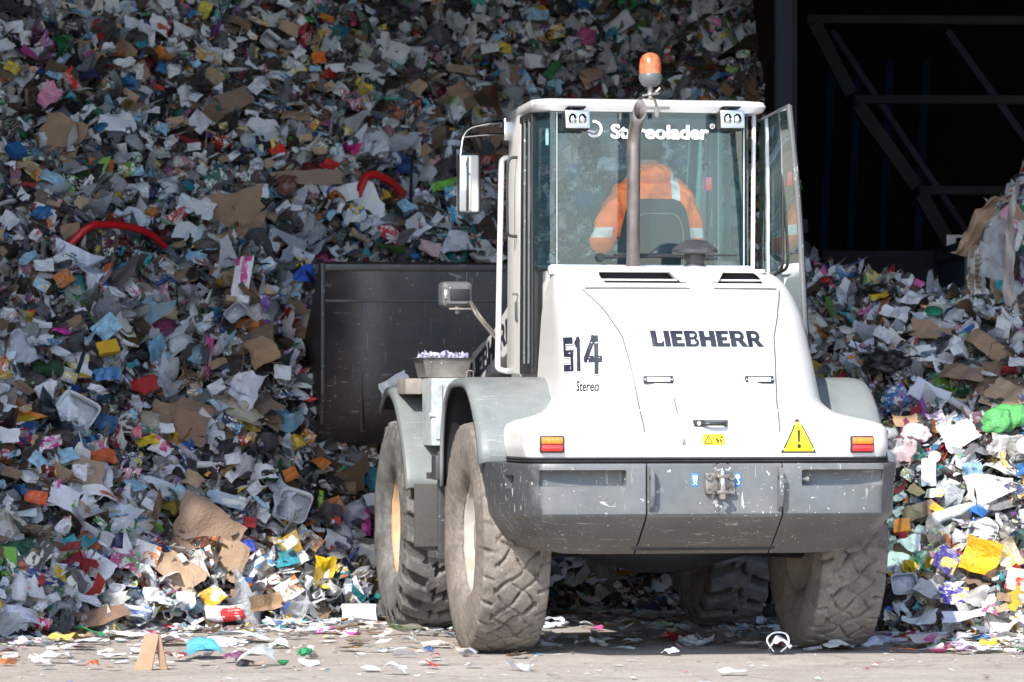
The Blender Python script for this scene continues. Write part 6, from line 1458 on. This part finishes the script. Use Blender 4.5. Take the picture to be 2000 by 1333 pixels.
# ---- front end
bm = B(); a = L(832, 862, 1.75); box(bm, (-1.06, 1.72, 1.18), (-.78, 2.05, 1.60), .012)
for k in range(3): box(bm, (-1.03+k*.09, 1.708, 1.22), (-.99+k*.09, 1.722, 1.56), .004)
box(bm, (-1.075, 1.71, 1.36), (-.77, 1.726, 1.385), .003); CBX = lo('tool_cabinet', bm, plain('pale_cabinet', (.42, .47, .48), .5, dirt=((.2, .17, .14), .5, .6)))
bm = B(); tube(bm, [(-.84, 1.71, 1.56), (-.84, 1.69, 1.565), (-.84, 1.69, 1.645), (-.80, 1.69, 1.645), (-.80, 1.69, 1.565), (-.80, 1.71, 1.56)], .004, 6, .01); lo('catch', bm, 'steel', CBX)
bm = B(); loft(bm, [[(-1.06, 1.90, 1.605), (-.80, 1.90, 1.605), (-.80, 2.2, 1.605), (-1.06, 2.2, 1.605)], [(-1.085, 1.87, 1.725), (-.78, 1.87, 1.725), (-.78, 2.23, 1.725), (-1.085, 2.23, 1.725)],
   [(-1.10, 1.855, 1.728), (-.765, 1.855, 1.728), (-.765, 2.245, 1.728), (-1.10, 2.245, 1.728)]], close=True); bm.faces.new([bm.verts.new(p) for p in ((-1.075, 1.88, 1.69), (-.79, 1.88, 1.69), (-.79, 2.22, 1.69), (-1.075, 2.22, 1.69))])
lo('tray', bm, 'steel')
bm = B(); box(bm, (-1.16, 2.10, 1.50), (-.90, 2.40, 1.60), .01); lo('top_plate', bm, plain('dirty_plate', (.30, .27, .24), .7, dirt=((.15, .11, .08), .45, .6)))
bm = B(); box(bm, (-1.13, 1.15, .98), (-.95, 1.50, 1.02), .01); box(bm, (-1.13, 1.15, .50), (-.95, 1.45, .54), .01); box(bm, (-1.12, 1.12, .50), (-1.08, 1.16, 1.15), .004); box(bm, (-1.16, 1.0, .98), (-1.0, 1.15, 1.13), .015); lo('access_step', bm, 'cwblack')
bm = B(); box(bm, (-.92, 1.70, .95), (-.60, 2.0, 1.20), .02); box(bm, (-.75, 1.75, 1.2), (-.35, 3.1, 1.55), .03); box(bm, (.35, 1.75, 1.0), (.75, 3.1, 1.55), .03); lo('front_frame', bm, 'cw')
for s_ in (-1, 1):
    pts = [LS(px, py, -.585) for px, py in ((1008, 575), (990, 600), (961, 650), (922, 690), (907, 734))]; low = [LS(px, py, -.585) for px, py in ((945, 790), (953, 740), (985, 697), (1015, 655))]
    poly = pts+[Vector((-.585, 3.9, 1.62)), Vector((-.585, 4.22, 1.60)), Vector((-.585, 4.22, 1.36)), Vector((-.585, 3.7, 1.30))]+low
    bm = B()
    prism(bm, [Vector((s_*.585*1 if s_ > 0 else -.585, p.y, p.z)) for p in poly], Vector((-s_*.09, 0, 0)), .008); o = lo('lift_arm', bm, 'white')
    u0, u1 = LS(921, 738, -.585), LS(985, 658, -.585); d = (u1-u0); ln2 = d.length; d.normalize(); v = Vector((0, -d.z, d.y)) if d.y > 0 else Vector((0, d.z, -d.y))
    t2 = fit(slab_letters('LIEBHERR'), ln2*1.25, .15)
    lo('arm_lettering', mapbm(t2, lambda x, y, z: Vector((s_*.588, 0, 0))+Vector((0, u0.y, u0.z))+Vector((0, d.y, d.z))*(x+ln2*.62)+v*(y+.015)), 'logo', o, smooth=0)
bm = B(); tube(bm, [LS(988, 620, -.5), LS(985, 650, -.5)], .05, 10); tube(bm, [(-.40, 1.5, 1.9), (-.40, 2.7, 1.45)], .045, 12); tube(bm, [(.40, 1.5, 1.9), (.40, 2.7, 1.45)], .045, 12); tube(bm, [(0, 1.7, 1.75), (0, 4.1, 2.0)], .06, 12); lo('hydraulic_cylinder', bm, 'steel')
# bucket
BK = empty('bucket', (0, 4.25, 1.2), 0, LD); BWD = 1.35
def bk(y, z): return (y-4.25, z-1.2)
prof = [(4.95, 2.20), (4.30, 2.385), (4.25, 2.38), (4.245, 2.13), (4.24, 1.75), (4.25, 1.50), (4.30, 1.32), (4.40, 1.22), (4.55, 1.17), (5.35, 1.17)]
pf = [Vector((0, *bk(y, z))) for y, z in prof[1:]]; sp_ = smooth_path(pf, 4, .12)
bm = B(); loft(bm, [[(x, p.y, p.z) for x in (-BWD, -.9, -.3, .3, .9, BWD)] for p in sp_]); o = lo('shell', bm, 'bucket', BK, 50); solidify(o, .02, 1)
side = [(4.235, 2.39), (4.34, 2.39), (4.55, 2.22), (4.98, 1.92), (5.42, 1.60), (5.52, 1.22), (4.6, 1.155), (4.42, 1.19), (4.29, 1.30), (4.232, 1.5)]
for s_ in (-1, 1):
    bm = B(); prism(bm, [Vector((s_*BWD, *bk(y, z))) for y, z in side], Vector((s_*.025, 0, 0)), .004)
    lo('side_plate', bm, 'bucket', BK)
bm = B(); box(bm, (-BWD, -.028, .925), (BWD, -.003, .945), .006); box(bm, (-BWD, -.03, 1.14), (BWD, -.002, 1.185), .006)
for x in (-1.10, -.43, .43, 1.1): box(bm, (x-.008, -.026, .05), (x+.008, -.006, .92), .004)
box(bm, (-1.30, -.026, .62), (-1.12, -.012, .86), .004); box(bm, (1.12, -.026, .62), (1.30, -.012, .86), .004)
for x in (-.62, -.40, .40, .62): prism(bm, [(x, -.01, .0), (x, -.01, .60), (x, -.06, .50), (x, -.09, .30), (x, -.07, .05)], Vector((.03, 0, 0)), .004)
lo('back_rib', bm, 'bucket', BK)

# ---- shredded paper in the tray and the torn paper on the front fender
Lt = Litter(); Mw = np.array(LD.matrix_world if False else Matrix.Translation((RX, RY, 0)) @ Matrix.Rotation(PSI, 4, 'Z'))
for i in range(420):
    p = Mw @ np.array((rng.uniform(-1.07, -.80), rng.uniform(1.88, 2.2), 1.72+rng.uniform(-.02, .035), 1)); k = rng.integers(12)
    Lt.add(T['bit'][k], frame(rng.normal(0, 1, 3), rng.uniform(0, 6))*rng.uniform(.015, .04), p[:3], 0, np.array((.62, .60, .80))*rng.uniform(.8, 1.1), .1, (.5, .5, .6))
finish(Lt.build('shredded_paper'), 'lilac shredded paper heaped in the small tray beside the cab', 'shredded paper', None, 'stuff')
p = (Mw @ np.array((*LS(768, 757, -1.12), 1)))[:3]
o = item(PS, 768, 757, 60, 26, W_, 'torn white paper scrap caught on top of the left front fender', pos=p+np.array((0, -.03, .03)), n=np.array((.1, -1, .35)), rot=25, lift=.0); o.name = 'paper_sheet'

# ------------------------------------------------------------------ the driver
def skinned(nodes, edges, root=0, sub_=2):
    me = bpy.data.meshes.new('sk'); me.from_pydata([n_[0] for n_ in nodes], edges, []); o = bpy.data.objects.new('sk', me); COL.objects.link(o)
    sk = o.modifiers.new('s', 'SKIN'); sk.use_smooth_shade = True; o.modifiers.new('u', 'SUBSURF').levels = sub_
    if not me.skin_vertices: me.attributes.new if False else None
    bpy.context.view_layer.update()
    for v, n_ in zip(me.skin_vertices[0].data, nodes): v.radius = n_[1] if isinstance(n_[1], tuple) else (n_[1], n_[1])
    me.skin_vertices[0].data[root].use_root = True
    bpy.context.view_layer.update(); new = bpy.data.meshes.new_from_object(o.evaluated_get(bpy.context.evaluated_depsgraph_get())); bpy.data.objects.remove(o)
    bm = B(); bm.from_mesh(new); bpy.data.meshes.remove(new); return bm
PE = LD.matrix_world  # person stands in the same turned frame as the loader
wloc = Matrix.Translation((RX, RY, 0)) @ Matrix.Rotation(PSI, 4, 'Z') @ Vector((.07, .56, 2.05))
nd = [((0, 0, .05), (.15, .11)), ((0, -.01, .25), (.145, .10)), ((0, .0, .48), (.165, .115)), ((0, .02, .62), (.10, .09)), ((0, .05, .72), .055), ((0, .09, .80), .075), ((0, .13, .90), .092)]
ed = [(0, 1), (1, 2), (2, 3), (3, 4), (4, 5), (5, 6)]
for s_ in (-1, 1):
    b_ = len(nd); nd += [((s_*.17, .01, .60), .062), ((s_*.265, .08, .44), .048), ((s_*.31, .14, .37), .042), ((s_*.24, .32, .36), .030), ((s_*.19, .40, .39), (.036, .018))]
    ed += [(2, b_), (b_, b_+1), (b_+1, b_+2), (b_+2, b_+3), (b_+3, b_+4)]
    for k in range(4):
        c = len(nd); nd += [((s_*(.205-.017*k), .452, .405+.004*k), .009), ((s_*(.200-.017*k), .478-.004*k, .378), .008)]; ed += [(b_+4, c), (c, c+1)]
    c = len(nd); nd += [((s_*.150, .415, .41), .010), ((s_*.135, .445, .40), .009)]; ed += [(b_+4, c), (c, c+1)]
    c = len(nd); nd += [((s_*.11, .08, .06), .085), ((s_*.14, .42, .10), .062), ((s_*.15, .46, -.30), .042), ((s_*.15, .58, -.38), (.04, .03))]; ed += [(0, c), (c, c+1), (c+1, c+2), (c+2, c+3)]
bm = skinned(nd, ed)
for c, s_ in (((0, .215, .885), (.014, .022, .022)), ((-.092, .125, .89), (.012, .02, .03)), ((.092, .125, .89), (.012, .02, .03)), ((-.032, .20, .915), (.013, .012, .009)), ((.032, .20, .915), (.013, .012, .009)), ((0, .20, .84), (.026, .012, .007))):
    t_ = B(); bmesh.ops.create_uvsphere(t_, u_segments=12, v_segments=8, radius=1); bmesh.ops.scale(t_, vec=s_, verts=t_.verts); bmesh.ops.translate(t_, vec=c, verts=t_.verts); merge(bm, t_)
for f in bm.faces: f.material_index = 1 if f.calc_center_median().z < .2 else 0
PN = obj('person', bm, [M['skin'], M['trousers']], None, 60); PN.location = wloc; PN.rotation_euler = (0, 0, PSI)
finish(PN, 'driver in an orange hi-vis jacket sitting bent forward, seen from behind through the cab window', 'person')
nj = [((0, .0, .03), (.20, .15)), ((0, -.02, .25), (.21, .15)), ((0, -.02, .46), (.235, .16)), ((0, -.01, .62), (.205, .14)), ((0, .03, .73), (.13, .11)), ((0, .06, .80), (.09, .08))]
ej = [(0, 1), (1, 2), (2, 3), (3, 4), (4, 5)]
for s_ in (-1, 1):
    b_ = len(nj); nj += [((s_*.18, .0, .63), (.105, .11)), ((s_*.238, .03, .50), .095), ((s_*.272, .08, .385), .086), ((s_*.265, .20, .335), .068), ((s_*.24, .31, .35), .050)]
    ej += [(3, b_), (b_, b_+1), (b_+1, b_+2), (b_+2, b_+3), (b_+3, b_+4)]
bm = skinned(nj, ej, 1)
for v in bm.verts: # quilting folds
    v.co += v.normal*(.006*math.sin(v.co.z*55+v.co.x*20)+.004*math.sin(v.co.x*60-v.co.z*30))
obj('jacket', bm, M['jacket'], PN, 60)
t_ = B(); bmesh.ops.create_uvsphere(t_, u_segments=20, v_segments=14, radius=1)
for v in t_.verts: v.co = Vector((v.co.x*.135, v.co.y*.095-.04-.02*v.co.z, v.co.z*.075+.755))*1.0
obj('hood', t_, M['jacket'], PN, 60)
t_ = B(); bmesh.ops.create_uvsphere(t_, u_segments=24, v_segments=16, radius=1)
for v in t_.verts: v.co = Vector((v.co.x*.102, v.co.y*.112, v.co.z*.105))*(1+.03*math.sin(v.co.x*19+v.co.z*23))+Vector((0, .115, .925))
bmesh.ops.delete(t_, geom=[v for v in t_.verts if v.co.y > .16 and v.co.z < .95], context='VERTS'); obj('hair', t_, M['hair'], PN, 60)
